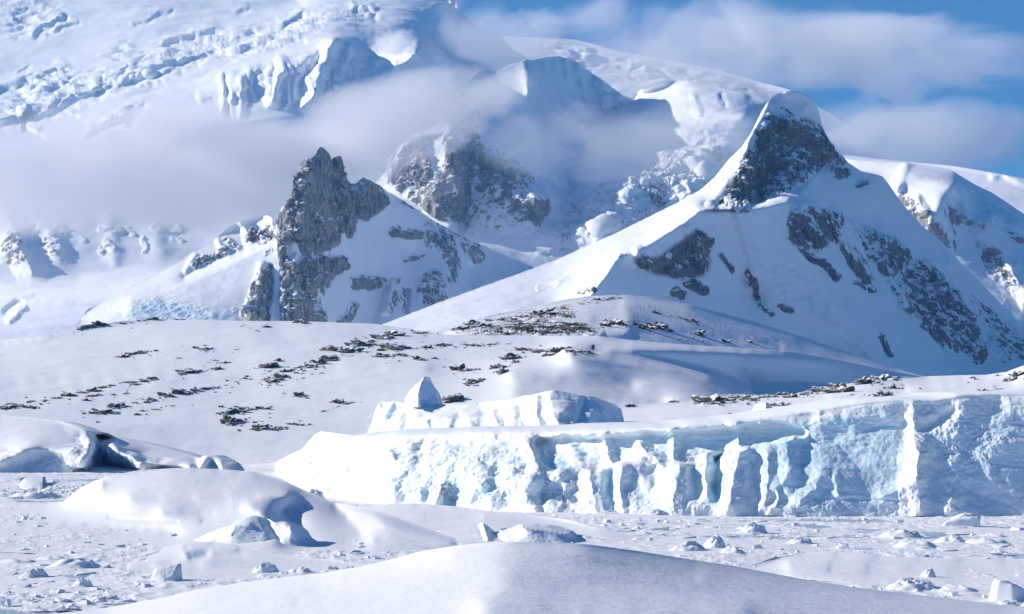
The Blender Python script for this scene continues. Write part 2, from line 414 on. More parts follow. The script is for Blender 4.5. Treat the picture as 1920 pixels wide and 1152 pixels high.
# rounded snow shoulder right of the main peak
T = [(1520,330),(1575,290),(1590,299),(1650,303),(1700,305),(1745,311),(1772,317),(1788,322),(1800,330),(1830,348),(1860,362),(1920,402),(2150,520)]
B = [(1520,740),(2150,740)]
feats = [[(1520,330,4300),(1590,299,4250),(1700,305,4150),(1788,322,4050),(1860,362,4000),(1920,402,3950),(2150,520,3800)],
         [(1678,362,3850),(1690,345,3880),(1715,335,3880),(1745,340,3850),(1790,350,3800)],
         [(1790,350,3800),(1765,372,3760),(1758,400,3700),(1740,425,3650)],
         [(1810,345,3950),(1830,370,3900),(1850,390,3850),(1910,420,3800),(2150,560,3600)],
         [(1650,420,3900),(1700,470,3750)], [(1780,480,3700),(1830,560,3550),(1900,640,3400)], [(1520,740,3300),(2150,740,3300)], [(1860,480,3760),(1940,560,3600),(2100,660,3450)]]
rk = [('p', [(1682,366),(1715,370),(1722,390),(1752,396),(1748,415),(1730,425),(1705,405),(1690,385)], .8, 3), ('p', [(1738,425),(1765,420),(1778,455),(1792,470),(1784,478),(1752,440)], .75, 3),
      ('p', [(1770,385),(1812,392),(1830,420),(1800,430),(1778,405)], .55, 4), ('p', [(1830,412),(1858,412),(1852,432),(1835,430)], .6, 3), ('p', [(1830,455),(1880,480),(1900,510),(1920,545),(1890,550),(1850,515),(1832,490)], .7, 5),
      ('p', [(1790,430),(1830,470),(1850,520),(1880,560),(1920,580),(1920,555),(1890,540),(1840,480)], .45, 5), ('s', [(1890,440),(1915,450)], 8, .5), ('p', [(1780,420),(1800,440),(1800,480),(1785,470)], .5, 5)]
st = [([(1800,360),(1812,390),(1818,415)], 30, 10), ([(1720,375),(1735,400)], 25, 12), ([(1850,420),(1880,480),(1930,560)], 45, 26), ([(1700,310),(1690,330),(1680,350)], 30, 16, 's')]
o = relief('snow_shoulder', m_mas, T, B, feats, st, step=1.6, rock=rk, ice=[('p', [(1830,372),(1915,410),(1920,440),(1860,420),(1830,395)], .6, 6), ('s', [(1885,570),(1890,600)], 8, .6)],
       noises=[('fbm', (200,200,150), 14, 'all'), ('ridge', (45,45,60), 20, 'rock'), ('cell', (24,24,40), 14, 'rock'), ('ridge', (35,35,35), 7, [('p', [(1830,372),(1915,410),(1920,460),(1860,430),(1830,395)], 1, 6)])], seed=9)
tag(o, kind='structure', label='rounded snow shoulder with dark rock cliffs behind the peak at far right')

# middle massif with fluted ice walls and the cloud wrapped buttress
T = [(690,350),(702,342),(712,335),(722,320),(728,300),(740,280),(758,258),(790,246),(818,236),(838,200),(850,178),(870,160),(900,135),(912,129),(930,135),(958,122),(985,112),(1000,113),(1020,108),(1050,106),(1075,114),(1100,132),(1120,145),(1148,165),(1165,178),(1182,184),(1200,170),(1230,158),(1262,152),(1290,151),(1340,160),(1400,178),(1440,190),(1500,230),(1560,300)]
B = [(690,660),(1560,660)]
feats = [[(690,350,4700),(728,300,4650),(790,246,4700),(850,178,4800),(900,135,5000),(985,112,5100),(1050,106,5400),(1100,132,5500),(1182,184,5650),(1290,151,5560),(1440,190,5300),(1560,300,5400)],
         [(845,240,4640),(850,300,4560),(852,420,4430)], [(725,335,4600),(800,400,4500),(850,425,4400)], [(870,430,4560),(880,300,4720)],
         [(985,112,5100),(992,150,4950),(995,180,4900)], [(1040,230,5250),(1110,240,5480)], [(1130,150,5480),(1140,215,5500)], [(1200,172,5560),(1290,154,5500),(1400,180,5300)], [(1200,215,5350),(1290,205,5120),(1400,225,4900)],
         [(960,380,4550),(1010,380,4500)], [(1000,430,4480),(870,450,4400),(830,520,4250)],
         [(1060,330,4980),(1080,400,4800),(1050,480,4480)], [(1200,290,4980),(1330,330,4700)], [(1180,380,4640),(1130,440,4420)], [(690,660,3900),(1560,660,3900)], [(1200,420,4600),(1400,420,4600)]]
rk = [('p', [(720,333),(739,298),(756,265),(779,252),(805,245),(842,248),(862,262),(868,331),(864,404),(845,420),(819,414),(805,397),(786,390),(746,361)], .76, 3),
      ('x', [(790,262),(835,255),(842,290),(830,330),(812,325),(808,300)], .35, 4), ('x', [(746,352),(790,350),(812,390),(790,388)], .6, 3),
      ('p', [(895,285),(951,298),(987,331),(1010,364),(964,380),(931,374),(891,364)], .78, 4), ('p', [(862,270),(900,262),(960,300),(1012,365),(1018,430),(950,445),(900,435),(862,420)], .55, 6), ('p', [(931,387),(1008,374),(1022,397),(1010,432),(977,430),(944,407)], .74, 3),
      ('p', [(865,410),(911,390),(908,450),(870,450)], .55, 4), ('p', [(848,180),(880,160),(900,200),(900,300),(880,300),(860,260)], .6, 6), ('p', [(865,260),(900,270),(930,300),(900,370),(880,400),(868,380)], .5, 5),
      ('s', [(1225,380),(1240,385)], 12, .5), ('s', [(1338,300),(1352,330)], 8, .5)]
st = [([(815,330),(822,400)], 28, 14), ([(785,260),(800,320),(805,390)], 22, 16), ([(900,280),(905,360)], -25, 10), ([(925,300),(935,370)], 25, 12), ([(955,310),(975,375)], 25, 12), ([(880,280),(876,400)], -20, 10),
      ([(1060,112),(1062,150)], 26, 8), ([(1085,125),(1092,160),(1110,200)], 34, 10), ([(1120,148),(1135,180),(1142,215)], 40, 10), ([(1160,178),(1150,195)], 46, 16), ([(1020,110),(1025,200)], 14, 6), ([(1040,110),(1048,210)], 14, 6),
      ([(1000,330),(1030,380)], 20, 12), ([(1200,165),(1190,185)], -30, 8), ([(1300,180),(1310,215)], 20, 12), ([(1352,180),(1358,200)], -30, 8), ([(1240,190),(1250,220)], 14, 8)]
ser = [('p', [(1040,430),(1080,400),(1130,350),(1180,330),(1260,290),(1330,300),(1330,350),(1260,390),(1180,430),(1090,470),(1040,490)], .9, 8), ('p', [(1080,115),(1120,140),(1165,178),(1185,190),(1150,225),(1130,190)], .7, 5)]
o = relief('middle_massif', m_mas, T, B, feats, st, step=1.6, jitter=2, rock=rk, ice=[('p', [(1050,430),(1100,400),(1160,370),(1200,340),(1270,350),(1240,380),(1120,440),(1060,480)], .55, 8), ('s', [(1355,183),(1358,198)], 6, .6)],
       noises=[('fbm', (260,260,200), 20, 'all'), ('ridge', (230,230,150), 55, [('p', [(880,250),(1000,240),(1440,230),(1440,420),(1100,520),(1000,500),(1000,430),(1020,380),(940,290)], 1, 16)]), ('ridge', (45,45,130), 26, 'rock'), ('cell', (40,40,90), 24, 'rock'), ('cell', (15,15,25), 10, 'rock'), ('fbm', (60,60,60), 3, 'snow'), ('ridge', (90,90,70), 40, ser), ('cell', (60,60,50), 22, ser), ('fbm', (30,30,30), 5, ser), ('ridge', (26,60,300), 5, [('p', [(985,115),(1130,150),(1140,230),(990,240)], 1, 6)])], seed=12)
tag(o, kind='structure', label='cloud wrapped massif of fluted ice and grey buttresses behind the two peaks')

# the split rock spire with its snow ridge
T = [(120,640),(150,600),(163,582),(200,560),(230,545),(260,530),(300,512),(330,497),(365,470),(400,450),(430,425),(460,413),(480,407),(500,404),(510,409),(517,420),(519,423),(522,405),(528,390),(537,380),(545,365),(552,355),(556,340),(560,325),(565,305),(572,300),(583,297),(590,290),(595,280),(602,275),(610,279),(617,288),(621,301),(625,295),(633,293),(640,294),(643,320),(650,335),(657,345),(662,346),(668,345),(675,337),(680,333),(690,337),(700,342),(712,348),(725,358),(745,370),(760,380),(790,398),(810,412),(830,424),(860,440),(930,472),(1000,500),(1100,560)]
B = [(120,680),(1100,680)]
feats = [[(150,600,2950),(200,560,3000),(300,512,3070),(400,450,3130),(500,404,3170)],
         [(120,680,2700),(230,640,2760),(430,640,2800),(527,640,2830),(610,640,2960),(760,640,3140),(1000,640,3340),(1100,600,3400)],
         [(230,590,2900),(245,570,2920),(290,560,2940),(400,590,2860)],
         [(345,525,3030),(400,495,3065),(440,470,3095),(505,445,3130)], [(300,555,2950),(420,505,3000),(520,452,3030)],
         [(519,423,3110),(522,440,3030),(525,500,2975),(528,600,2880)],
         [(522,405,3060),(545,365,3075),(565,305,3100),(583,297,3110),(602,275,3130)],
         [(560,330,3075),(560,400,3040),(550,480,2990),(545,600,2890)], [(602,290,3130),(600,400,3100),(600,480,3060),(610,600,2970)],
         [(621,301,3200),(645,400,3170),(655,470,3140)], [(640,294,3185),(650,335,3200),(662,346,3220),(680,333,3230),(712,348,3290)],
         [(650,520,3110),(640,600,3030)], [(720,390,3300),(710,430,3290),(700,520,3240),(700,600,3160)],
         [(745,370,3380),(830,424,3470),(930,472,3560),(1000,500,3620)], [(770,470,3380),(760,560,3280)],
         [(820,450,3440),(840,500,3390),(835,560,3310),(830,600,3260)], [(880,500,3500),(880,560,3430)], [(735,545,3230),(745,600,3180)]]
rk = [('p', [(521,405),(545,365),(565,300),(602,272),(622,295),(642,290),(657,345),(680,330),(712,345),(722,385),(705,400),(685,414),(668,400),(662,440),(640,430),(637,455),(615,470),(590,480),(640,480),(648,505),(625,522),(603,560),(610,604),(525,604),(522,450)], .78, 2),
      ('x', [(538,455),(560,455),(568,480),(555,495),(540,480)], .1, 2), ('x', [(585,390),(600,380),(640,400),(620,420),(590,420)], .65, 4), ('x', [(600,330),(612,330),(622,370),(605,372)], .5, 3), ('x', [(575,470),(640,462),(640,480),(580,486)], .3, 3),
      ('x', [(565,560),(610,520),(640,520),(620,560),(600,604)], .7, 4),
      ('p', [(445,600),(462,560),(470,535),(490,510),(500,480),(508,510),(505,560),(515,604)], .68, 4), ('s', [(500,480),(508,470)], 6, .5),
      ('p', [(458,440),(470,430),(515,425),(517,450),(500,458),(470,466)], .8, 3), ('s', [(365,500),(400,485),(425,470)], 8, .62), ('s', [(425,450),(440,462)], 9, .5), ('s', [(385,490),(420,480),(450,466)], 5, .6),
      ('s', [(735,436),(785,440)], 8, .66), ('s', [(668,530),(715,532)], 11, .72), ('s', [(735,528),(745,526)], 6, .5), ('s', [(663,575),(655,595),(640,600)], 9, .55), ('s', [(760,490),(795,480)], 4, .5),
      ('p', [(795,420),(850,430),(858,500),(850,535),(838,525),(830,490),(800,460)], .62, 4), ('p', [(790,510),(830,500),(840,560),(810,590),(790,580),(775,540)], .6, 4), ('p', [(728,560),(745,540),(765,545),(772,570),(755,590),(735,590)], .4, 5),
      ('s', [(755,378),(790,392)], 5, .5), ('s', [(870,450),(900,480)], 14, .45), ('s', [(860,440),(880,400)], 12, .5), ('s', [(650,430),(655,440)], 6, .75), ('s', [(640,485),(650,500)], 5, .7)]
st = [([(633,295),(640,360),(645,400)], 22, 10), ([(575,305),(572,380),(560,440)], 24, 12), ([(545,380),(540,450)], 18, 8), ([(555,480),(550,600)], 16, 7), ([(590,490),(580,600)], 18, 7), ([(572,490),(566,600)], -16, 5),
      ([(668,350),(680,400)], 18, 12), ([(605,420),(600,470)], 16, 10), ([(490,500),(470,600)], 26, 11), ([(508,500),(500,600)], -24, 7), ([(455,420),(470,460)], 14, 12), ([(410,455),(430,480)], 10, 10), ([(365,480),(350,510)], 8, 9),
      ([(505,404),(515,440)], 20, 10), ([(735,540),(725,580)], 24, 14), ([(765,545),(760,590)], -20, 8)]
o = relief('rock_spire_mountain', m_spire, T, B, feats, st, step=1.3, jitter=3.0, jsc=9, rock=rk,
       ice=[('p', [(235,590),(245,570),(290,560),(390,575),(400,602),(300,602),(235,605)], .6, 5), ('s', [(420,590),(440,580)], 8, .6)],
       noises=[('fbm', (160,160,160), 8, 'snow'), ('fbm', (45,45,45), 1.6, 'snow'), ('ridge', (26,26,150), 20, 'rock'), ('cell', (30,30,110), 24, 'rock'), ('cell', (12,12,34), 9, 'rock'), ('ridge', (8,8,18), 3, 'rock'), ('ridge', (25,25,20), 4, [('p', [(235,590),(245,570),(290,560),(390,575),(400,602),(300,602),(235,605)], 1, 5)])],
       smooth=1, seed=14, warp=5, wsc=18)
tag(o, kind='structure', label='split grey rock spire with a snow ridge running down to the left')

# the big pyramid peak on the right
T = [(640,660),(720,607),(760,592),(830,565),(900,540),(960,518),(1020,495),(1040,489),(1100,462),(1150,440),(1200,415),(1250,390),(1290,370),(1312,357),(1340,333),(1365,302),(1392,275),(1408,250),(1418,230),(1428,210),(1440,190),(1455,177),(1470,172),(1490,172),(1508,176),(1522,184),(1533,200),(1540,232),(1550,255),(1570,285),(1590,305),(1615,322),(1645,328),(1655,332),(1668,348),(1690,380),(1728,424),(1760,450),(1784,472),(1800,492),(1825,515),(1860,552),(1920,612),(2200,760)]
B = [(640,760),(2200,800)]
feats = [[(640,660,1900),(720,607,1990),(900,540,2110),(1040,489,2230),(1200,415,2340),(1312,357,2420),(1392,275,2500),(1440,190,2560),(1480,171,2600)],
         [(1480,171,2600),(1533,200,2650),(1550,255,2670),(1590,305,2690),(1655,332,2760),(1728,424,2800),(1800,492,2830),(1920,612,2860),(2200,760,2800)],
         [(1080,585,1890),(1115,548,1930),(1135,520,1970),(1160,482,2030),(1195,475,2050),(1215,465,2065),(1260,435,2100),(1290,415,2130),(1310,395,2160),(1345,390,2190),(1400,393,2240),(1450,386,2270),(1478,380,2290)],
         [(1530,333,2480),(1512,350,2410),(1490,380,2320),(1486,392,2290),(1515,384,2330),(1545,395,2390)],
         [(1320,385,2290),(1345,372,2310),(1375,330,2380),(1410,250,2470),(1440,195,2540)],
         [(1345,388,2320),(1425,384,2400),(1450,350,2440),(1490,260,2540),(1510,200,2600)], [(1540,300,2610),(1545,320,2580)],
         [(1130,600,1960),(1200,600,2045),(1300,610,2130),(1400,620,2230),(1480,640,2270),(1560,665,2290),(1640,695,2330),(1740,712,2420),(1900,705,2560),(2200,800,2650)],
         [(1180,505,2050),(1250,500,2125),(1300,480,2180),(1340,440,2230)], [(1240,560,2110),(1340,540,2200),(1420,560,2280)],
         [(1486,395,2290),(1500,440,2290),(1530,500,2290),(1570,580,2280),(1630,670,2300)],
         [(1560,420,2400),(1620,500,2440),(1680,580,2450),(1740,660,2440)],
         [(1620,400,2600),(1700,470,2660),(1780,540,2690),(1850,620,2700),(1900,680,2640)],
         [(640,760,1750),(1080,760,1850)], [(700,650,1850),(1000,600,1880)], [(1000,760,1850),(1130,640,1950)]]
rk = [('p', [(1330,392),(1345,368),(1372,330),(1385,292),(1410,250),(1428,218),(1452,200),(1480,212),(1510,226),(1535,240),(1552,268),(1590,300),(1580,312),(1545,306),(1530,325),(1500,350),(1480,358),(1440,380),(1428,372),(1412,392)], .76, 3),
      ('x', [(1402,360),(1412,350),(1432,375),(1425,390),(1408,390)], .0, 2), ('x', [(1325,392),(1345,360),(1390,270),(1420,220),(1440,215),(1400,290),(1375,350),(1352,392)], .6, 5), ('x', [(1440,190),(1480,200),(1530,232),(1530,250),(1480,228),(1440,225)], .55, 4),
      ('p', [(1518,384),(1545,392),(1576,400),(1580,424),(1566,458),(1552,450),(1536,430)], .62, 3), ('p', [(1472,420),(1485,400),(1520,396),(1540,440),(1550,470),(1508,468),(1480,452)], .55, 5),
      ('p', [(1596,412),(1664,444),(1716,476),(1700,502),(1668,527),(1640,494),(1616,455)], .6, 5),
      ('p', [(1672,524),(1716,480),(1772,516),(1800,548),(1832,604),(1860,660),(1840,686),(1784,656),(1720,612),(1688,564)], .6, 5),
      ('p', [(1792,520),(1840,564),(1900,604),(1920,625),(1980,690),(1925,694),(1872,690),(1845,640),(1830,590)], .52, 6),
      ('p', [(1572,450),(1624,484),(1640,550),(1608,525),(1580,486)], .5, 5), ('s', [(1500,470),(1520,488),(1545,502),(1566,522)], 6, .62), ('s', [(1600,530),(1635,548)], 5, .45), ('s', [(1648,630),(1658,650),(1668,665)], 5, .42),
      ('p', [(1542,312),(1560,310),(1600,324),(1592,330),(1574,337)], .74, 2), ('s', [(1608,348),(1622,344)], 6, .6),
      ('p', [(1192,485),(1231,488),(1257,469),(1307,436),(1332,459),(1322,512),(1287,520),(1231,512),(1200,500)], .5, 5), ('s', [(1348,478),(1372,510)], 2.5, .55), ('s', [(1308,435),(1330,460)], 5, .6), ('s', [(1290,530),(1318,545)], 9, .6), ('s', [(1265,548),(1275,555)], 9, .5),
      ('s', [(1400,510),(1412,520),(1418,548),(1425,575),(1446,592)], 4.5, .58), ('s', [(1460,578),(1480,585)], 6, .45), ('s', [(1160,482),(1172,478)], 4, .42),
      ('p', [(880,560),(960,520),(1060,500),(1075,530),(1040,570),(960,590),(880,595)], .17, 10), ('s', [(1085,548),(1115,545)], 5, .5), ('s', [(1010,540),(1060,525)], 10, .35), ('p', [(1300,392),(1330,370),(1345,360),(1340,392)], .5, 5)]
st = [([(1405,250),(1395,330),(1370,385)], 20, 14), ([(1440,230),(1440,320),(1425,370)], -18, 12), ([(1475,230),(1480,330),(1460,360)], 20, 14), ([(1510,250),(1520,310)], -14, 10),
      ([(1235,470),(1262,510)], 14, 12), ([(1290,430),(1310,500)], 16, 12), ([(1340,400),(1375,500),(1440,610)], -7, 22, 's'), ([(1385,400),(1420,520)], 12, 14, 's'),
      ([(1500,400),(1530,450)], 22, 14), ([(1560,400),(1575,450),(1620,520)], 24, 14), ([(1600,420),(1660,510),(1700,580)], 22, 12), ([(1740,500),(1790,600),(1830,670)], 24, 16), ([(1700,520),(1760,620)], -16, 10),
      ([(1480,171),(1500,176),(1525,190)], 22, 20, 's'), ([(1195,470),(1205,490)], 20, 12), ([(1580,330),(1640,420)], -12, 22, 's')]
ser = [('p', [(1440,480),(1480,470),(1520,540),(1600,600),(1620,650),(1560,640),(1500,590),(1440,540)], .8, 10), ('p', [(1380,390),(1440,392),(1470,420),(1400,440)], .45, 8), ('p', [(1750,480),(1780,475),(1800,510),(1770,512)], .7, 5)]
o = relief('pyramid_peak', m_peak, T, B, feats, st, step=1.45, jitter=1.2, jsc=10, rock=rk,
       ice=[('p', [(1480,540),(1530,540),(1590,600),(1580,625),(1520,600)], .55, 10), ('p', [(1755,478),(1778,478),(1792,502),(1770,508)], .6, 4), ('p', [(1385,392),(1440,394),(1465,415),(1400,425)], .25, 8), ('s', [(1455,540),(1470,530)], 8, .4)],
       noises=[('fbm', (170,170,140), 9, 'snow'), ('fbm', (40,40,50), 1.8, 'snow'), ('ridge', (55,55,320), 5, [('p', [(1180,520),(1260,440),(1345,395),(1480,395),(1540,400),(1650,350),(1800,500),(1900,680),(1640,680),(1400,600),(1180,580)], 1, 14)]), ('ridge', (40,40,75), 20, 'rock'), ('cell', (28,28,45), 18, 'rock'), ('cell', (11,11,16), 8, 'rock'), ('ridge', (8,8,10), 4, 'rock'), ('ridge', (36,36,26), 8, ser), ('fbm', (12,12,10), 2, ser)],
       smooth=1, seed=21, warp=5, wsc=20)
tag(o, kind='structure', label='big pyramid shaped peak of snow and dark rock at right')
# ------------------------------------------------------------------ shore hills
m_hill = snow_rock('snow_hill', 5, bump=.5, bscale=9, grain=.05, rockc=((0.035,0.033,0.033),(0.075,0.068,0.06),(0.12,0.10,0.075)), ledge=.45, contrast=1.5)
hn = [('fbm', (70,110,70), 1.6, 'all'), ('ridge', (60,22,30), .40, 'all'), ('ridge', (22,7,20), .16, 'all'), ('fbm', (7,7,7), .12, 'all')]

# rounded dome hill behind
T = [(700,650),(780,640),(830,627),(845,617),(870,606),(900,597),(930,589),(960,583),(1000,576),(1030,568),(1060,562),(1100,556),(1170,553),(1230,559),(1300,573),(1400,599),(1500,630),(1600,664),(1680,692),(1740,708),(1800,722)]
B = [(700,760),(1800,760)]
feats = [[(700,650,640),(830,627,690),(900,597,740),(1000,576,800),(1100,556,850),(1170,553,870),(1300,573,900),(1500,630,960),(1680,692,1010),(1800,722,1010)],
         [(700,700,600),(860,632,640),(1125,633,660),(1180,622,690)], [(1200,645,670),(1400,665,760),(1600,692,860),(1800,740,900)], [(700,760,560),(1800,760,560)],
         [(1160,560,850),(1180,600,740)], [(1000,600,715),(1110,598,725)]]
rk = [('p', [(845,630),(860,616),(900,604),(950,592),(1000,580),(1050,570),(1090,566),(1080,580),(1040,592),(1060,606),(1110,608),(1124,628),(1000,631),(900,631)], .62, 3),
      ('p', [(895,630),(930,612),(980,606),(1040,604),(1100,606),(1124,628)], .95, 2), ('s', [(1050,590),(1070,592)], 7, .8), ('s', [(1085,572),(1140,560),(1160,556)], 4, .55)]
o = relief('dome_hill', m_hill, T, B, feats, [([(895,628),(1000,622),(1124,626)], 6, 12), ([(1150,610),(1300,628),(1460,650)], -3, 14)], step=1.5, smooth=2, rock=rk,
           noises=hn + [('cell', (5,5,3), 1.6, 'rock'), ('ridge', (9,9,6), 1.0, 'rock')], back=((60,-3),(200,-30),(300,-120)), seed=31, jitter=.8)
tag(o, kind='structure')

# main snow slope with wind drifts
T = [(-420,660),(0,664),(40,655),(95,632),(130,622),(160,612),(230,602),(300,598),(450,602),(560,603),(700,608),(760,616),(830,628),(1000,630),(1125,631),(1200,640),(1300,648),(1400,654),(1480,660),(1550,671),(1650,692),(1740,709),(1790,722)]
B = [(-420,900),(1200,900),(1790,900)]
feats = [[(-420,660,600),(0,664,600),(130,622,640),(300,598,660),(560,603,650),(760,616,640),(1000,630,620),(1125,631,600)],
         [(1125,631,600),(1300,648,630),(1480,660,680),(1650,692,740),(1790,722,760)],
         [(1110,662,545),(1180,658,560),(1260,656,585),(1400,663,630),(1550,677,690),(1650,695,735)],
         [(1060,664,505),(1130,671,515),(1200,680,522),(1260,691,530),(1330,708,540),(1400,736,550)],
         [(1150,668,548),(1250,684,578),(1330,700,606),(1400,724,645),(1460,745,665),(1600,738,700),(1700,732,712),(1790,740,720)], [(1640,700,722),(1500,700,672),(1400,690,622)],
         [(960,710,478),(1100,716,488),(1190,728,496)], [(960,740,455),(1100,752,458),(1250,762,470)],
         [(-420,720,520),(0,720,520),(400,700,530),(800,690,520)], [(-420,800,445),(400,800,445),(700,800,440),(1170,790,400),(1790,790,560)],
         [(-420,900,430),(1200,900,400),(1790,900,500)]]
st = [
      ([(0,640),(60,640),(95,636)], 0.1, 3)]
rk = [('s', [(600,655),(660,650),(750,635)], 7, .3)]
o = relief('snow_slope', m_hill, T, B, feats, st, step=1.4, smooth=3, rock=(), noises=hn, back=((60,-3),(150,-20),(200,-80)), seed=33, warp=3)
tag(o, kind='structure')

# hollow at the far left edge
T = [(-420,650),(0,638),(50,632),(96,629),(125,640)]
B = [(-420,700),(125,700)]
o = relief('snow_hollow', m_hill, T, B, [[(-420,650,780),(0,638,800),(96,629,780),(125,640,760)], [(-420,668,640),(0,668,640),(50,655,680),(96,634,760)], [(-420,700,600),(125,700,600)]], [], step=3, smooth=1, noises=(), seed=35)
tag(o, kind='structure')

# right hand shore
T = [(1120,775),(1180,760),(1290,753),(1312,742),(1345,738),(1420,741),(1480,740),(1540,728),(1600,718),(1650,711),(1700,710),(1740,706),(1800,704),(1850,703),(1890,697),(1920,686),(1960,670),(2300,600)]
B = [(1120,860),(2300,860)]
feats = [[(1120,775,345),(1290,753,360),(1420,741,385),(1540,728,400),(1650,711,430),(1740,706,500),(1850,703,480),(1920,686,440),(2300,600,440)],
         [(1120,800,300),(1400,790,290),(1700,755,275),(1920,745,270),(2300,740,270)], [(1120,860,280),(2300,860,250)], [(1480,760,330),(1640,738,350),(1700,735,360)], [(1740,725,380),(1900,715,380)]]
st = [([(1560,745),(1640,728),(1700,716)], 5, 14, 's'), ([(1320,755),(1400,752)], 3, 12, 's')]
o = relief('shore_slope', m_hill, T, B, feats, st, step=1.5, smooth=3, noises=[('fbm', (40,50,40), .8, 'all'), ('ridge', (40,15,20), .15, 'all'), ('fbm', (5,5,5), .06, 'all')], back=((20,-1),(60,-10),(100,-60)), seed=36)
tag(o, kind='structure')

# left headland with undercut ice edge
T = [(-420,770),(-60,775),(0,778),(60,783),(110,789),(150,802),(172,813),(180,815),(215,821),(260,829),(300,839),(350,852),(372,861),(380,856),(392,853),(404,855),(412,862),(430,872),(470,872),(515,868),(560,850),(590,815),(602,809),(620,811),(660,816),(700,822)]
B = [(-420,896),(700,896)]
feats = [[(-420,770,400),(0,778,400),(110,789,385),(172,813,365)], [(178,816,420),(260,829,410),(350,852,390),(372,861,380)], [(380,856,352),(404,855,352)], [(430,872,370),(515,868,360),(560,850,362),(590,815,362),(602,809,360),(620,811,352),(700,822,325)],
         [(-420,880,338),(0,868,338),(38,846,340),(60,838,342),(90,842,343),(130,848,341),(150,868,336),(158,872,334),(172,845,338),(174,826,345)],
         [(-420,890,339),(0,882,340),(60,862,343),(90,852,345),(125,862,343),(136,890,339)], [(180,822,395),(186,860,385),(210,890,385),(255,890,380)], [(208,830,350),(222,848,346),(250,856,343),(258,874,338),(264,878,336),(300,870,339),(355,870,337),(362,876,334)],
         [(270,884,350),(340,882,350)], [(378,876,335),(384,866,335)], [(388,878,350),(396,862,350),(410,878,350)], [(414,870,334),(420,880,333)], [(700,896,300),(540,896,345),(430,896,330)], [(-420,896,339),(130,896,339),(180,896,372),(250,896,372)], [(530,868,356),(600,850,338),(640,840,320),(700,835,305)], [(700,870,305)]]
o = relief('headland', m_hill, T, B, feats, [([(118,808),(140,825),(150,830)], -.6, 12, 's'), ([(150,822),(160,840)], -2, 14, 's')], step=1.2, smooth=2, ice=[('p', [(180,820),(255,860),(258,892),(140,892),(170,850)], .75, 4), ('p', [(0,870),(70,845),(130,850),(140,892),(0,892)], .6, 6), ('s', [(385,870),(405,872)], 10, .6), ('s', [(280,882),(350,878)], 6, .5)],  # ice masks paint the bluish shade of the undercut and recess into the colour
           noises=[('fbm', (22,22,14), .7, 'all'), ('cell', (7,7,4), 1.6, [('p', [(0,840),(130,845),(160,812),(220,830),(370,868),(260,896),(0,896)], 1, 5)]), ('ridge', (4,4,5), .9, [('p', [(0,850),(130,850),(160,815),(220,840),(300,880),(260,896),(0,896)], 1, 5)]), ('fbm', (1.5,1.5,1.5), .25, [('p', [(0,850),(130,850),(160,815),(220,840),(300,880),(260,896),(0,896)], 1, 5)]), ('fbm', (3,3,3), .09, 'all')], back=((20,-.5),(40,-3),(60,-20)), seed=38, warp=3, wsc=18)
tag(o, kind='structure')

# ------------------------------------------------------------------ sea ice, one sheet to the horizon
def make_sea():
    pxs = np.concatenate([np.linspace(-3000, -120, 120, endpoint=False), np.arange(-120, 2040, 1.8), np.linspace(2042, 4900, 120)])
    pys = np.concatenate([np.linspace(760.9, 860, 90, endpoint=False), np.arange(860, 1160, 1.0), np.linspace(1162, 3000, 110), ])
    PX, PY = np.meshgrid(pxs, pys); Y = sea(PY); X = (PX - 960) / F * Y
    P = np.stack([X.ravel(), Y.ravel(), 0 * X.ravel()], 1)
    near = np.clip((700 - Y) / 200, 0, 1) * 1.0
    a = fbm(P / (26, 26, 9), 3, 51).reshape(X.shape); b = fbm(P / (6, 8, 9), 4, 52).reshape(X.shape); c = fbm(P / (1.6, 2.4, 9), 4, 53, True).reshape(X.shape)
    e = fbm(P / (11, 11, 9), 3, 54).reshape(X.shape)
    rough = np.clip(.62 + 1.7 * e, .2, 1)
    Z = .26 * a + .11 * np.maximum(b, -.12) * rough + .19 * np.clip(c - .1, 0, 1) * rough
    lead = np.clip((-a * .7 - b - .36 + .3 * c) * 6, 0, 1) * (rough > .2)
    lead = lead * np.clip((PY - 880) / 20, 0, 1)
    Z = Z * near - .10 * lead
    V = np.stack([X, Y, Z], 2); n0, n1 = X.shape
    I = np.arange(n0 * n1).reshape(n0, n1)
    fc = np.stack([I[:-1, :-1], I[1:, :-1], I[1:, 1:], I[:-1, 1:]], 2).reshape(-1, 4)
    o = link_mesh('sea_ice', V.reshape(-1, 3), fc, m_sea, {'rock': 0 * lead.ravel(), 'ice': lead.ravel()})
    LAYER['sea_ice'] = None
    tag(o, kind='structure')
m_sea = snow_rock('snow_sea', .9, bump=.55, grain=.22, icec=(.42,.54,.66), snow=(.87,.885,.92))
make_sea()
def seapt(px, py): Y = sea(py); return ((px - 960) / F * Y, Y, 0.0)

m_berg = snow_rock('berg_ice', 1.3, bump=.5, grain=.22, snow=(.88,.905,.93), icec=(.50,.76,.93))
m_drift = snow_rock('snow_drift', .4, bump=.5, grain=.6, aniso=(.55, 1.6, 1), snow=(.87,.885,.92), icec=(.5,.74,.9))

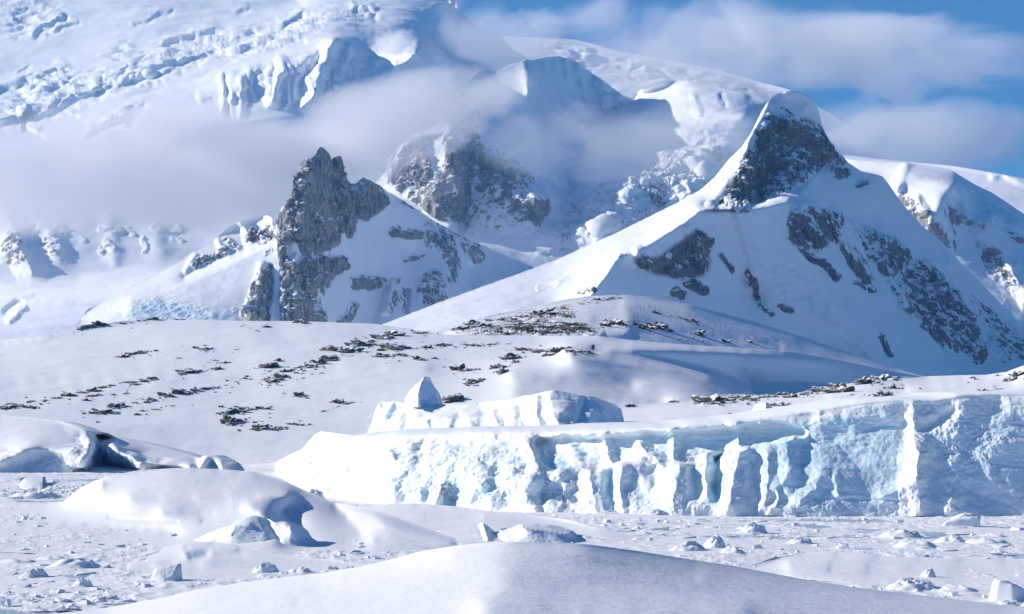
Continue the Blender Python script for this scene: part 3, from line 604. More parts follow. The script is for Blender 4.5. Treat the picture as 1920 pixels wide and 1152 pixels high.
# big wind smoothed mound in the left middle distance
T = [(-420,950),(-60,948),(0,946),(60,944),(118,941),(150,916),(175,904),(200,894),(260,882),(330,878),(420,880),(480,886),(520,896),(560,914),(600,932),(625,943),(700,955),(750,972),(820,998),(900,1024)]
B = [(-420,1036),(0,1036),(200,1044),(240,1047),(400,1044),(700,1044),(850,1032),(900,1026)]
feats = [[(-420,950,235),(0,946,232),(118,941,232),(200,894,225),(330,878,228),(480,886,226),(560,914,218),(625,943,210),(700,955,200),(820,998,178),(900,1024,163)],
         [(-420,1036,155),(240,1047,150),(400,1044,151),(700,1044,151),(900,1026,162)],
         [(118,945,222),(180,930,212),(190,905,216)], [(240,940,196),(400,935,196),(540,930,197)], [(300,960,185),(380,964,186),(450,958,184)], [(455,946,189),(472,952,182),(490,966,175),(508,988,166),(520,1012,160)], [(530,957,200),(545,970,195),(560,986,185),(575,1004,173),(590,1019,165)],
         [(628,950,209),(652,972,197),(680,1004,174.5),(648,1019,165.3)], [(690,972,190),(720,985,177),(760,998,171),(850,1018,163)], [(700,1015,162)], [(0,980,196),(200,990,186),(330,1000,175)]]
st = [([(205,972),(260,976),(330,978)], -.45, 6, 's'), ([(380,978),(440,972),(480,962)], -.9, 9, 's'), ([(640,952),(700,966),(760,985)], .3, 9, 's')]
o = relief('snow_mound', m_drift, T, B, feats, st, step=1.2, smooth=2, ice=[('p', [(118,946),(150,916),(190,900),(188,940),(160,948)], .2, 4)], noises=[('fbm', (14,18,10), .16, 'all'), ('ridge', (10,3,8), .09, 'all'), ('fbm', (1.2,1.2,1), .045, 'all'), ('ridge', (3,1,1), .06, [('s', [(740,1010),(820,1018)], 18, 1), ('s', [(440,945),(462,948)], 10, 1)])], back=((4,-.6),(12,-3),(20,-8)), origin=True, seed=41, warp=2)
tag(o, 'broad wind smoothed snow mound with a curved blue scoop in its right flank', 'snow mound')

T = [(655,950),(690,950),(740,944),(790,944),(860,950),(930,960),(1000,966),(1060,974),(1120,990),(1180,1003),(1260,1012)]
B = [(655,960),(750,1000),(860,1028),(1000,1028),(1260,1016)]
o = relief('snow_mound', m_drift, T, B, [[(655,950,228),(740,944,222),(860,950,216),(1000,966,200),(1120,990,180),(1260,1012,172)], [(655,960,214),(750,1000,179),(860,1028,160),(1260,1016,168)], [(900,972,194),(1020,990,183)]], [([(800,962),(900,968)], -.5, 8, 's')], step=1.3,
           noises=[('fbm', (12,14,8), .3, 'all'), ('fbm', (1.5,1.5,1), .04, 'all')], back=((3,-.4),(10,-3)), origin=True, seed=42, warp=2)
tag(o, 'low smooth snow mound between the blue scooped mound and the ice cliff', 'snow mound')

# low shelf in front of the small blue berg
T = [(205,1082),(225,1062),(240,1050),(262,1036),(300,1026),(350,1018),(400,1016),(440,1022),(480,1034),(540,1042),(640,1052),(730,1066),(800,1075)]
B = [(205,1086),(350,1112),(560,1100),(800,1080)]
o = relief('snow_shelf', m_drift, T, B, [[(205,1082,133),(262,1036,158),(350,1018,160),(440,1022,158),(540,1042,150),(800,1075,136)], [(205,1086,132),(350,1112,123),(560,1100,126),(800,1080,134)], [(240,1062,141),(400,1055,142),(360,1040,149)], [(350,1038,147),(372,1048,145),(380,1040,150),(460,1040,151)]],
           [([(350,1030),(360,1045),(385,1040)], -.9, 9, 's'), ([(400,1032),(440,1030)], .5, 8, 's'), ([(215,1088),(300,1108)], .4, 8, 's')], step=1.2, ice=[('s', [(352,1040),(378,1036)], 10, .5), ('s', [(415,1030),(450,1034)], 6, .4)],
           noises=[('fbm', (8,9,6), .25, 'all'), ('fbm', (1.2,1.2,1), .03, 'all')], back=((2,-.3),(6,-2)), origin=True, seed=43, warp=2)
tag(o, 'low snow shelf with a stepped edge in front of the small pale blue berg', 'snow mound')

# flat mound at right
T = [(1395,1066),(1420,1056),(1450,1046),(1500,1038),(1545,1034),(1580,1036),(1640,1042),(1750,1047),(1920,1049),(2200,1052)]
B = [(1395,1070),(1500,1085),(1640,1100),(1920,1120),(2200,1125)]
o = relief('snow_mound', m_drift, T, B, [[(1395,1066,140),(1500,1038,152),(1640,1042,150),(1920,1049,148),(2200,1052,147)], [(1395,1070,139),(1500,1085,131),(1640,1100,126),(1920,1120,119),(2200,1125,118)], [(1480,1062,138),(1700,1068,138)]], [([(1560,1070),(1700,1076),(1900,1074)], -.3, 10, 's')], step=1.5,
           noises=[('fbm', (8,9,6), .22, 'all'), ('fbm', (1.2,1.2,1), .03, 'all')], back=((2,-.3),(6,-2)), origin=True, seed=44, warp=2)
tag(o, 'long low snow mound behind the foreground drift at lower right', 'snow mound')

# foreground drift
T = [(-700,1180),(-20,1162),(60,1154),(120,1149),(200,1140),(300,1122),(370,1106),(500,1086),(600,1076),(680,1062),(730,1050),(790,1034),(850,1024),(900,1019),(950,1017),(1020,1017),(1100,1021),(1200,1034),(1300,1050),(1380,1062),(1500,1085),(1600,1101),(1700,1113),(1800,1125),(1880,1135),(1960,1145),(2600,1185)]
B = [(-700,1500),(2600,1500)]
feats = [[(-700,1180,103),(0,1160,105),(200,1140,108),(370,1106,104),(600,1076,100),(730,1050,97),(850,1024,93),(950,1017,91),(1100,1021,92),(1300,1050,97),(1500,1085,100),(1700,1113,103),(1900,1137,104),(2600,1185,98)],
         [(-700,1500,48),(0,1500,47),(950,1500,40),(1900,1500,47),(2600,1500,48)], [(0,1250,78),(500,1150,82),(950,1090,79),(1400,1130,84),(1900,1220,80)], [(900,1138,70),(1400,1150,78)]]
o = relief('snow_drift', m_drift, T, B, feats, [([(560,1125),(950,1052),(1300,1080)], -.25, 20, 's')], step=1.2, smooth=6, spow=1.3, noises=[('fbm', (11,14,10), .14, 'all'), ('fbm', (3.5,5,3), .05, 'all'), ('ridge', (7,1.8,4), .055, 'all'), ('fbm', (.9,.9,.9), .014, 'all'), ('fbm', (.25,.25,.25), .010, 'all')], back=((2,-.2),(8,-3)), seed=45, warp=2)
tag(o, kind='structure')
# ------------------------------------------------------------------ the ice cliff
T = [(514,884),(517,876),(521,868),(535,860),(560,850),(580,843),(600,838),(640,830),(680,825),(740,820),(800,817),(900,814),(960,813),(1040,812),(1100,809),(1180,806),(1220,805),(1260,806),(1300,799),(1360,796),(1400,790),(1450,782),(1500,775),(1560,766),(1620,757),(1680,752),(1720,752),(1760,750),(1800,743),(1860,741),(1920,740),(2300,742)]
B = [(514,890),(540,905),(600,934),(660,946),(730,948),(850,956),(960,962),(1120,965),(1250,968),(1480,969),(1920,969),(2300,969)]
bd = lambda py: sea(py)
feats = [[(514,890,335),(540,905,298),(600,934,249),(730,948,229),(850,956,222),(960,962,215),(1250,968,207),(1480,969,205.5),(1920,969,205.5),(2300,969,205.5)],
         [(514,884,345),(521,868,345),(600,838,268),(740,820,243),(900,814,232),(1100,809,222),(1260,806,217),(1450,782,216),(1700,752,214),(1920,740,214),(2300,742,214)],
         [(560,870,290),(640,870,252),(740,860,236),(900,850,227)],
         [(560,900,272),(640,910,247),(740,910,231),(900,905,220),(1000,905,215)],
         [(1480,880,209),(1700,880,209)], [(1820,880,209),(2300,880,209)]]
st = []
# scoured upper band set back behind the lower blocks
st += [([(1000,824),(1180,816),(1300,809),(1480,794),(1515,812),(1480,822),(1400,840),(1360,850),(1345,870),(1290,868),(1240,866),(1200,862),(1150,872),(1110,878),(1090,872),(1040,884),(1010,870)], -2.4, 3, 'P'),
       ([(1335,855),(1362,850),(1352,900),(1345,950),(1332,900)], -3.0, 5, 'P'),
       # columns left standing in the band
       ([(1132,822),(1140,850),(1146,872)], 1.26, 16), ([(1200,830),(1212,850),(1235,864)], 1.38, 19), ([(1262,812),(1264,840),(1262,862)], 1.10, 14), ([(1378,800),(1384,825),(1388,842)], 0.98, 18), ([(1070,835),(1078,855)], 0.75, 22, 's'), ([(985,826),(1000,845),(1010,870)], 1.26, 22),
       ([(925,815),(960,822),(1000,818)], 0.46, 12, 's'),
       # lower blocks, near edge towards the left and a shaded flank on the right
       ([(1105,880),(1112,920),(1118,958)], 1.15, 40), ([(1148,882),(1142,920),(1152,958)], -1.38, 18), ([(1165,880),(1162,920),(1160,955)], 0.92, 19), ([(1225,880),(1232,910),(1215,930)], -0.86, 23, 's'), ([(1275,872),(1270,900),(1262,940)], 0.98, 27), ([(1300,876),(1302,905),(1300,925)], -0.98, 16),
       ([(1325,865),(1325,900),(1328,930)], 0.86, 15), ([(1385,850),(1375,900),(1365,950)], 1.38, 32), ([(1412,870),(1415,900),(1420,950)], -0.63, 16), ([(1440,850),(1440,920),(1425,960)], 0.58, 19), ([(1475,830),(1478,870),(1470,910)], 0.46, 24), ([(1455,915),(1462,935),(1445,960)], 0.52, 12),
       ([(1175,915),(1195,918)], -0.58, 19, 's'), ([(1040,884),(1060,910),(1050,950)], 0.81, 35), ([(1085,900),(1078,925)], -0.69, 16, 's'), ([(1000,890),(985,920),(1000,955)], 0.75, 30), ([(1022,912),(1018,950)], -0.63, 12), ([(965,860),(960,900)], 0.69, 22),
       # bulges and pits of the bright left part
       ([(860,900),(850,930),(840,952)], -1.50, 27), ([(885,880),(900,910),(915,930)], 1.15, 32), ([(935,885),(925,915),(900,940)], -1.04, 19), ([(805,860),(800,885),(780,905)], 0.92, 24), ([(790,885),(770,895)], -0.75, 16, 's'), ([(825,905),(820,940)], 0.92, 19),
       ([(800,835),(790,855)], -0.69, 24, 's'), ([(850,835),(880,845)], -0.81, 22, 's'), ([(940,830),(970,850)], -0.92, 24, 's'), ([(690,870),(690,885)], -0.63, 16, 's'), ([(582,900),(590,915)], -0.92, 14, 's'), ([(660,880),(665,895)], -0.58, 11, 's'), ([(710,900),(705,915)], -0.69, 12, 's'), ([(800,925),(800,940)], -0.92, 11, 's'),
       ([(750,920),(760,930)], -0.58, 14, 's'), ([(610,860),(640,890),(650,930)], 0.69, 24, 's'), ([(720,850),(735,890),(730,930)], 0.75, 27, 's'),
       # right part: hollow, bright column, second spur
       ([(1500,815),(1706,770),(1710,850),(1690,900),(1500,880)], -.9, 12, 'P'), ([(1712,760),(1714,830),(1720,860)], 0.46, 19), ([(1724,848),(1722,900),(1726,960)], 1.26, 40), ([(1752,880),(1750,960)], -0.58, 32), ([(1785,870),(1782,930),(1772,965)], 0.81, 35), ([(1798,760),(1795,830),(1800,880)], 0.29, 24, 's'), ([(1815,890),(1840,930)], -0.34, 32, 's'),
       ([(1660,930),(1690,915),(1720,900)], 0.46, 30), ([(1540,890),(1530,915),(1500,940)], 0.40, 19), ([(1568,895),(1572,930)], 0.26, 9), ([(1786,770),(1760,790),(1735,800)], -0.69, 14, 's'), ([(1480,819),(1512,816)], 0.58, 9), ([(1540,780),(1600,795),(1700,780)], 0.34, 16, 's'),
       ([(1260,950),(1360,945),(1480,955)], 0.40, 16, 's'), ([(1560,935),(1640,938),(1700,940)], -0.20, 5), ([(1870,760),(1920,790)], -0.40, 22, 's')]
left = [('p', [(514,884),(530,862),(600,838),(740,820),(980,815),(1010,880),(1090,870),(1100,965),(600,940)], 1, 8)]
band = [('p', [(1000,812),(1480,790),(1515,812),(1400,840),(1345,870),(1200,862),(1090,872),(1040,884),(1010,870)], 1, 5), ('p', [(1480,780),(1700,754),(1706,850),(1500,850)], .6, 10), ('p', [(1800,745),(1960,742),(1960,860),(1820,850)], .6, 10)]
rough = [('p', [(1712,752),(1800,752),(1860,800),(1900,830),(1850,870),(1815,890),(1800,965),(1765,965),(1768,890),(1740,850),(1735,965),(1665,965),(1700,900),(1710,850)], 1, 6), ('p', [(1470,965),(1500,930),(1540,885),(1550,930),(1580,965)], .8, 6), ('p', [(1160,965),(1200,930),(1300,925),(1340,940),(1340,965)], .8, 6)]
ice = [('p', [(1010,830),(1180,815),(1400,800),(1500,782),(1700,757),(1706,860),(1690,965),(1480,965),(1350,860),(1200,862),(1090,872),(1040,884)], .6, 12), ('s', [(1345,860),(1350,900),(1340,940)], 14, .85), ('p', [(1730,770),(1960,745),(1960,965),(1730,965)], .55, 20),
       ('s', [(1148,890),(1146,950)], 12, .7), ('s', [(1300,880),(1300,925)], 10, .6), ('s', [(1240,830),(1260,840)], 14, .8), ('s', [(1060,880),(1040,870)], 14, .8), ('s', [(860,905),(845,945)], 18, .7), ('s', [(935,890),(905,930)], 12, .65), ('s', [(770,895),(810,890)], 10, .5), ('s', [(582,900),(590,915)], 10, .6),
       ('s', [(800,925),(800,945)], 8, .55), ('s', [(960,840),(990,860)], 18, .55), ('s', [(800,835),(790,850)], 16, .45), ('s', [(690,870),(690,885)], 12, .45), ('s', [(870,840),(850,840)], 14, .4), ('s', [(1080,905),(1050,920)], 14, .5), ('s', [(1190,918),(1210,922)], 16, .45), ('s', [(1570,790),(1600,795)], 14, .8), ('s', [(1340,826),(1350,824)], 8, .8), ('s', [(1020,918),(1018,940)], 9, .5),
       ('p', [(514,884),(600,838),(980,815),(1100,880),(1340,860),(1340,965),(1100,965),(600,940)], .42, 8), ('x', [(1712,845),(1735,848),(1736,960),(1690,960)], .1, 4), ('x', [(514,884),(700,820),(1260,803),(1260,814),(1000,822),(700,832)], .0, 3)]
m_cliff = snow_rock('cliff_ice', 1.0, bump=.5, grain=.25, snow=(.92,.955,.975), icec=(.62,.86,.97))
o = relief('ice_cliff', m_cliff, T, B, feats, st, step=1.15, smooth=1, ice=ice, jitter=1.0, jsc=10,
           noises=[('cell', (9,9,7), 1.1, 'all'), ('fbm', (9,9,7), .8, left), ('cell', (3.4,3.4,3.4), 1.0, left), ('ridge', (2.6,2.6,2.6), .35, left), ('fbm', (1.3,1.3,1.5), .18, left), ('fbm', (3.2,3.2,3.6), .42, 'all'), ('ridge', (5,5,.75), .28, band), ('fbm', (.8,.8,.5), .09, band), ('ridge', (.75,.75,1.1), .20, rough), ('fbm', (7,7,2.2), .25, 'all'), ('fbm', (.6,.6,.6), .04, 'all')],
           back=((2,.25),(8,.5),(30,.6),(60,-2),(70,-20)), origin=True, seed=61, warp=6, wsc=18, g=1.5, damp=7)
tag(o, 'long pale blue ice cliff with a bright scalloped face standing on the sea ice', 'ice cliff')

# ------------------------------------------------------------------ bergs
T = [(688,812),(698,790),(702,772),(708,760),(716,753),(728,754),(740,752),(750,754),(765,757),(780,757),(800,758),(820,758),(850,758),(880,757),(920,752),(950,750),(985,742),(1000,740),(1020,735),(1040,732),(1060,735),(1090,742),(1115,744),(1135,752),(1150,757),(1165,768),(1169,785),(1172,800)]
B = [(688,818),(800,820),(1172,812)]
feats = [[(688,812,312),(708,760,314),(740,752,312),(900,755,300),(1040,732,286),(1115,744,290),(1150,757,300),(1172,800,304)], [(688,818,304),(800,820,286),(960,818,268),(1085,814,254),(1172,812,284)],
         [(720,780,305),(900,785,285),(1060,770,266)], [(1130,770,282),(1140,800,278)]]
st = [([(745,765),(725,790),(715,810)], -2.5, 12), ([(712,765),(706,785)], 1.5, 9), ([(752,780),(745,812)], 1.5, 12), ([(860,782),(850,808)], -1.8, 11, 's'), ([(905,775),(900,810)], -1.8, 12, 's'), ([(925,770),(935,810)], 1.6, 9), ([(960,775),(965,810)], 1.2, 10), ([(945,785),(948,805)], -1.2, 6), ([(808,792),(810,798)], -1.2, 7, 's'),
      ([(1018,745),(1015,775),(1028,805)], -2.6, 9), ([(1030,745),(1040,780),(1050,805)], 2.2, 20), ([(1095,750),(1085,790)], -1.2, 10), ([(1115,772),(1095,800),(1085,808)], 1.8, 16), ([(1125,780),(1140,808)], -1.8, 14), ([(975,765),(985,800)], -1.0, 8, 's'), ([(880,790),(885,812)], 1.0, 9)]
o = relief('iceberg', m_cliff, T, B, feats, st, step=1.0, smooth=1, ice=[('p', [(1090,745),(1172,770),(1172,812),(1130,812),(1085,770)], .75, 5), ('s', [(740,770),(722,805)], 10, .7), ('s', [(860,782),(850,808)], 9, .55), ('s', [(905,780),(903,808)], 10, .65), ('s', [(1018,750),(1020,790)], 8, .5), ('s', [(1130,790),(1135,808)], 14, .7), ('s', [(808,792),(810,798)], 6, .6), ('p', [(1040,750),(1085,755),(1075,805),(1040,800)], .3, 6)], jitter=1.2, jsc=12,
           noises=[('fbm', (9,9,7), .7, 'all'), ('fbm', (1.8,1.8,1.6), .10, 'all'), ('cell', (5,5,6), .6, 'all')], damp=8, back=((3,-.3),(8,-2),(12,-6)), origin=True, seed=64, warp=3, g=1.5)
tag(o, 'long bright iceberg with a smooth white top lying behind the ice cliff', 'iceberg')

T = [(758,748),(768,733),(778,722),(788,716),(793,708),(799,706),(806,708),(814,724),(824,738),(830,756)]
B = [(758,764),(830,764)]
o = relief('ice_pinnacle', m_berg, T, B, [[(758,748,318),(778,722,314),(797,706,311),(806,708,313),(830,756,317)], [(758,764,314),(784,764,298)], [(784,764,298),(785,740,302),(789,722,306),(796,708,311)], [(806,764,306),(830,764,316)]], [], step=.8, smooth=0,
           ice=[('p', [(790,720),(806,708),(830,764),(786,764)], .8, 1)], noises=[('fbm', (2,2,2), .25, 'all'), ('cell', (2.2,2.2,2.2), .75, 'all')], jitter=1.5, damp=4, back=((1.5,-.8),(3,-6)), origin=True, seed=65, warp=0)  # blue mask puts the shade of the right face into the ice colour
tag(o, 'pointed ice pinnacle with a flat blue side rising behind the long iceberg', 'iceberg')

T = [(1392,790),(1400,775),(1410,764),(1422,756),(1434,753),(1444,758),(1452,770),(1456,782)]
B = [(1392,796),(1456,790)]
o = relief('ice_block', m_berg, T, B, [[(1392,790,262),(1422,756,262),(1434,753,262),(1456,782,266)], [(1392,796,256),(1434,794,252)], [(1434,794,252),(1438,770,255),(1436,756,259)], [(1456,790,264)]], [], step=.8, smooth=0, ice=[('p', [(1438,755),(1456,780),(1456,792),(1436,792)], .7, 1)],
           noises=[('fbm', (2,2,2), .12, 'all')], back=((1.5,-.8),(3,-5)), origin=True, seed=66, warp=0)
tag(o, 'rounded ice block with a blue right side poking above the ice cliff edge', 'ice block')

T = [(355,1016),(375,1008),(398,996),(415,990),(432,986),(442,978),(455,975),(468,969),(478,966),(490,970),(505,974),(515,980),(530,978),(550,980),(568,988),(578,996),(584,1008),(600,1018),(628,1031)]
B = [(355,1022),(430,1030),(628,1034)]
o = relief('iceberg', m_berg, T, B, [[(355,1016,164),(398,996,163),(455,975,163),(478,966,164),(515,980,163),(550,980,164),(584,1008,164),(628,1031,162)], [(355,1022,161),(430,1030,158),(628,1034,159)], [(432,1005,159.6),(440,988,161),(470,985,161)], [(500,985,162),(490,1020,159)], [(545,990,161),(555,1010,160)]],
           [([(500,975),(505,990),(520,1010)], -1.0, 12, 's'), ([(535,985),(545,1000)], .7, 12, 's')], step=.8, smooth=1, ice=[('p', [(430,1000),(470,985),(580,990),(625,1030),(430,1030)], .45, 5), ('s', [(440,985),(480,970)], 10, .4)],
           noises=[('fbm', (2.4,2.4,1.8), .25, 'all'), ('fbm', (.5,.5,.5), .04, 'all')], back=((1,-.3),(3,-2)), origin=True, seed=67, warp=2, g=1.2)
tag(o, 'small pale blue iceberg with a peaked back in front of the broad scooped mound', 'iceberg')

T = [(895,984),(903,980),(915,986),(930,1000),(938,992),(960,988),(978,982),(1000,982),(1030,984),(1060,989),(1078,998),(1088,1010),(1096,1021)]
B = [(895,1022),(1096,1026)]
o = relief('ice_block', m_berg, T, B, [[(895,984,172),(930,1000,170),(978,982,172),(1030,984,173),(1078,998,172),(1096,1021,167)], [(895,1022,165),(978,1024,163),(1096,1026,164)], [(978,990,165.5),(1070,1002,167)]], [([(925,1000),(940,1015)], -1.5, 12), ([(905,985),(915,1010)], .8, 8)], step=.8, smooth=1,
           ice=[('p', [(980,990),(1080,1000),(1092,1022),(975,1022)], .35, 3)], noises=[('fbm', (1.5,1.5,1.2), .25, 'all')], back=((1.5,-.1),(4,-2)), origin=True, seed=68, warp=2, g=1.2)
tag(o, 'broken ice slab with a shaded blue front above the foreground drift', 'ice block')

T = [(34,912),(38,897),(50,893),(80,894),(100,893),(130,892),(140,895),(141,903),(120,908),(95,909),(80,915)]
B = [(34,915),(60,919),(95,916),(141,908)]
o = relief('ice_slab', m_berg, T, [(x, max(y + 3, np.interp(x, [34,60,95,141],[915,919,916,908]))) for x, y in T], [[(34,912,282),(50,893,290),(140,895,292)], [(34,915,277),(60,919,270),(141,908,284)]], [], step=.9, smooth=0, rock=[('s', [(60,914),(95,911)], 5, .5)], noises=[('fbm', (2,2,2), .2, 'all')], back=((2,-.1),(4,-2)), origin=True, seed=69, warp=0)  # rock mask only draws a dark streak along the slab's lower edge
tag(o, 'flat snow topped ice slab on the sea ice below the left headland', 'ice slab')

# lumps and blocks scattered on the sea ice, each a closed body of its own
def lump_mesh(seed, kind):
    """0 soft drift cone, 1 broken block, 2 knobbly heap; all sit in a skirt of drifted snow"""
    nu, nv = 56, 24
    u = np.linspace(0, 2 * np.pi, nu, endpoint=False); v = np.linspace(0.0, 1.0, nv)
    U, V = np.meshgrid(u, v); rad = 1.25 * (1 - V) ** .8
    X, Y = rad * np.cos(U), rad * np.sin(U)
    ang = np.stack([np.cos(U), np.sin(U), 0 * U + seed], 2).reshape(-1, 3)
    lob = 1 + .28 * fbm(ang * .9, 2, seed).reshape(U.shape)
    q = np.clip(rad / lob, 0, 3)
    P = np.stack([X, Y, 0 * X], 2).reshape(-1, 3)
    n = fbm(P * 1.6, 4, seed + 3).reshape(U.shape); m = fbm(P * 5, 3, seed + 5).reshape(U.shape)
    if kind == 0: Z = np.clip(1 - (q * 1.05) ** 2, 0, 1) ** .8 * (.62 + .6 * n) + .14 * np.exp(-(q * 1.1) ** 2) + .025 * m
    elif kind == 1:
        c = cells(P * 1.5 + seed * 1.3, seed).reshape(U.shape)
        Z = 1 / (1 + np.exp((q - .66 - .25 * n) * 7.5)) * (.8 + .6 * n + .12 * c) + .18 * np.exp(-(q * 1.4) ** 2) + .03 * m
    elif kind == 3:
        rr = np.random.RandomState(seed); th = np.sort(rr.uniform(0, 2 * np.pi, 6)); q = np.zeros(U.shape) - 9
        for a_ in th: q = np.maximum(q, (X * np.cos(a_) + Y * np.sin(a_)) / rr.uniform(.5, .8))
        tl = rr.uniform(-.6, .6, 2)
        Z = 1 / (1 + np.exp((q - .9) * 22)) * (.6 + tl[0] * X + tl[1] * Y + .12 * n) + .12 * np.exp(-(rad * 1.3) ** 2) + .02 * m
    else:
        c = fbm(P * 2.4, 3, seed + 8, True).reshape(U.shape)
        Z = np.clip(1 - (q * 1.0) ** 2, 0, 1) ** .7 * (.45 + .7 * n + .45 * c) + .10 * m * np.exp(-q * q)
    Z = Z * np.clip((1.25 - rad) / .15, 0, 1) - .10 * np.clip(1 - (1.25 - rad) / .2, 0, 1)
    X = X + .2 * Z * (1 if seed % 2 else .3)
    Q = np.stack([X, Y, Z], 2); Q[-1] = Q[-1].mean(0)
    I = np.arange(nv * nu).reshape(nv, nu); J = np.roll(I, -1, 1)
    fc = np.stack([I[:-1], J[:-1], J[1:], I[1:]], 2).reshape(-1, 4)
    return Q.reshape(-1, 3), fc
m_lump = snow_rock('lump_ice', .5, bump=.5, grain=.28, snow=(.88,.895,.93), icec=(.5,.74,.92))
protos = []
for k in range(13):
    q, fc = lump_mesh(70 + k, (0, 1, 0, 1, 2, 0, 0, 1, 2, 3, 3, 3, 3)[k])
    icev = np.clip(q[:, 2] * .6, 0, .5) * (k in (1, 3, 9, 11))
    me = link_mesh('ice_lump', q, fc, m_lump, {'rock': 0 * icev, 'ice': icev})
    protos.append(me.data); bpy.data.objects.remove(me)
def lump(px, py, wpx, hpx, k=None, label=None, group=None, cat='ice lump', rot=None, deep=.8, name='ice_lump', base=None):
    k = random.randrange(13) if k is None else k
    p = base or seapt(px, py); s = p[1] / F
    ob = bpy.data.objects.new(name, protos[k]); scene.collection.objects.link(ob)
    p2 = (p[0], p[1] + wpx * s * .5 * deep * .6, p[2] - .03)
    ob.location = p2; ob.scale = (wpx * s * .5, wpx * s * .5 * deep, hpx * s * (0.85 if label and 'small snow lump ' not in label else .6))
    ob.rotation_euler = (0, 0, rot if rot is not None else random.uniform(-.5, .5))
    tag(ob, label, cat, group)
    return ob
named = [
 (305,1094,74,36,12,'half buried ice block with a curved hollow in the low snow shelf'), (497,1078,52,32,4,'knobbly ice lump left of a flatter one near the drift at lower left'), (560,1078,56,18,0,'flattened ice lump tailing off near the drift at lower left'),
 (588,942,50,32,7,'small blue fin of ice standing on the right shoulder of the broad mound'),
 (1412,1002,64,24,3,'boat shaped snow lump with a shaded right end on the flat sea ice'), (1338,1030,46,30,1,'jagged upright ice lump beside two snow cones'), (1290,1036,84,26,6,'pointed snow cone left of a jagged ice lump'), (1374,1040,58,20,2,'low snow cone right of a jagged ice lump'),
 (1690,1008,90,22,5,'rounded ice dome with a blue right side in front of the cliff'), (1795,988,76,26,9,'squat bright snow block in front of the rough column of the cliff'), (1815,975,70,16,0,'smooth snow hump behind the squat bright block'), (1500,1022,60,16,3,'cracked snow block midway between cliff and lower right mound'),
 (1500,968,200,12,6,'long low snow hump lying along the foot of the ice cliff'), (1720,1028,96,22,2,'wide snow cone in front of the rounded ice dome'), (1785,1018,60,18,0,'snow lump right of the wide snow cone'), (1850,1020,90,16,5,'blunt snow heap near the right edge, level with the wide cone'),
 (1715,1108,110,30,4,'heaped ice rubble lump with a round ball on top at lower right'), (1740,1086,32,24,1,'round ice ball on the heaped rubble at lower right'), (1800,1112,90,20,2,'low snow lump between the heaped rubble and the big right hand block'),
 (1893,1130,92,60,10,'big bright ice block at the lower right edge'), (1888,1136,50,16,3,'small snow lump at the foot of the big right edge block'),
 (1905,968,34,12,8,'small white ice block beside dark water at the far right of the cliff'), (740,946,70,14,1,'broken ice slab at the foot of the bright left part of the cliff'), (1225,968,56,14,1,'snow lump with a shaded right side at the foot of the cliff middle'), (1140,966,80,10,6,'flat snow hump at the foot of the dark cleft in the cliff'),
 (60,935,90,22,4,'rough brash heap left of the broad mound'), (150,1102,44,20,3,'small snow cone in the lower left corner'), (185,1126,66,14,4,'crumbly flat snow lump near the bottom left drift edge'), (62,1084,56,24,0,'rounded snow lump at the left edge, lower part'), (130,1066,110,24,7,'ragged snow heap at lower left beyond the rounded lump'),
 (25,1056,84,12,5,'smooth grey snow hump at the left edge'), (320,1014,40,14,1,'crumbled ice pieces left of the small pale blue iceberg'), (356,1012,40,12,4,'crumbled ice lump touching the small pale blue iceberg'), (660,1042,60,12,6,'tiny snow rise behind the crest of the foreground drift'), (1095,1012,70,10,2,'low hump at the right end of the broken ice slab')]
for a in named:
    base = None
    if a[5].startswith('small blue fin'): base = on('snow_mound', a[0], a[1]) if False else None
    lump(*a[:5], label=a[5], group='ice lumps on the sea ice')
ORD = 'first second third fourth fifth sixth seventh eighth ninth tenth eleventh twelfth thirteenth fourteenth fifteenth sixteenth seventeenth eighteenth nineteenth twentieth'.split()
def ordinal(i): return ORD[i] if i < len(ORD) else str(i + 1) + 'th'
def scatter(n, x0, x1, y0, y1, w0, w1, what, group):
    """n small lumps in one patch, named by their order across the patch"""
    L = sorted((random.uniform(x0, x1), random.uniform(y0, y1)) for _ in range(n))
    for i, (x, y) in enumerate(L):
        w_ = random.uniform(w0, w1) * random.uniform(.6, 1.3)
        lump(x, y, w_ * 1.25, w_ * random.uniform(.14, .30), k=random.choice((0, 2, 5, 6, 4, 8, 9, 10, 11, 12)), label=ordinal(i) + ' from left, small snow lump ' + what, group=group)
G = 'small snow lumps on the sea ice'
scatter(16, 1000, 1250, 974, 1005, 12, 44, 'before the cliff middle', G); scatter(14, 1250, 1500, 976, 1000, 12, 40, 'before the smooth cliff face', G)
scatter(16, 1500, 1720, 980, 1032, 12, 44, 'around the blue ended dome', G); scatter(16, 1720, 1925, 985, 1034, 12, 44, 'before the rough cliff column', G)
scatter(18, 1480, 1700, 966, 971, 8, 26, 'along the foot of the smooth cliff', G); scatter(12, 1700, 1930, 966, 972, 8, 30, 'at the foot of the rough cliff column', G)
scatter(14, 1250, 1480, 1004, 1045, 8, 34, 'around the jagged upright lump', G)
scatter(18, 0, 240, 1046, 1086, 14, 60, 'at the left edge, upper row', G); scatter(16, 0, 200, 1088, 1140, 14, 50, 'in the bottom left corner', G)
scatter(20, 0, 130, 902, 940, 10, 44, 'on the brash below the headland', G)
scatter(10, 1560, 1900, 1095, 1118, 12, 40, 'on the low mound at lower right', G)
scatter(20, 1300, 1560, 1002, 1046, 10, 36, 'in the open ice right of the jagged lump', G); scatter(16, 1620, 1925, 1030, 1046, 12, 40, 'just beyond the long low mound', G)
scatter(16, 20, 330, 1100, 1146, 12, 40, 'beside the bottom left drift edge', G); scatter(14, 250, 700, 1040, 1064, 8, 26, 'near the low snow shelf', G)
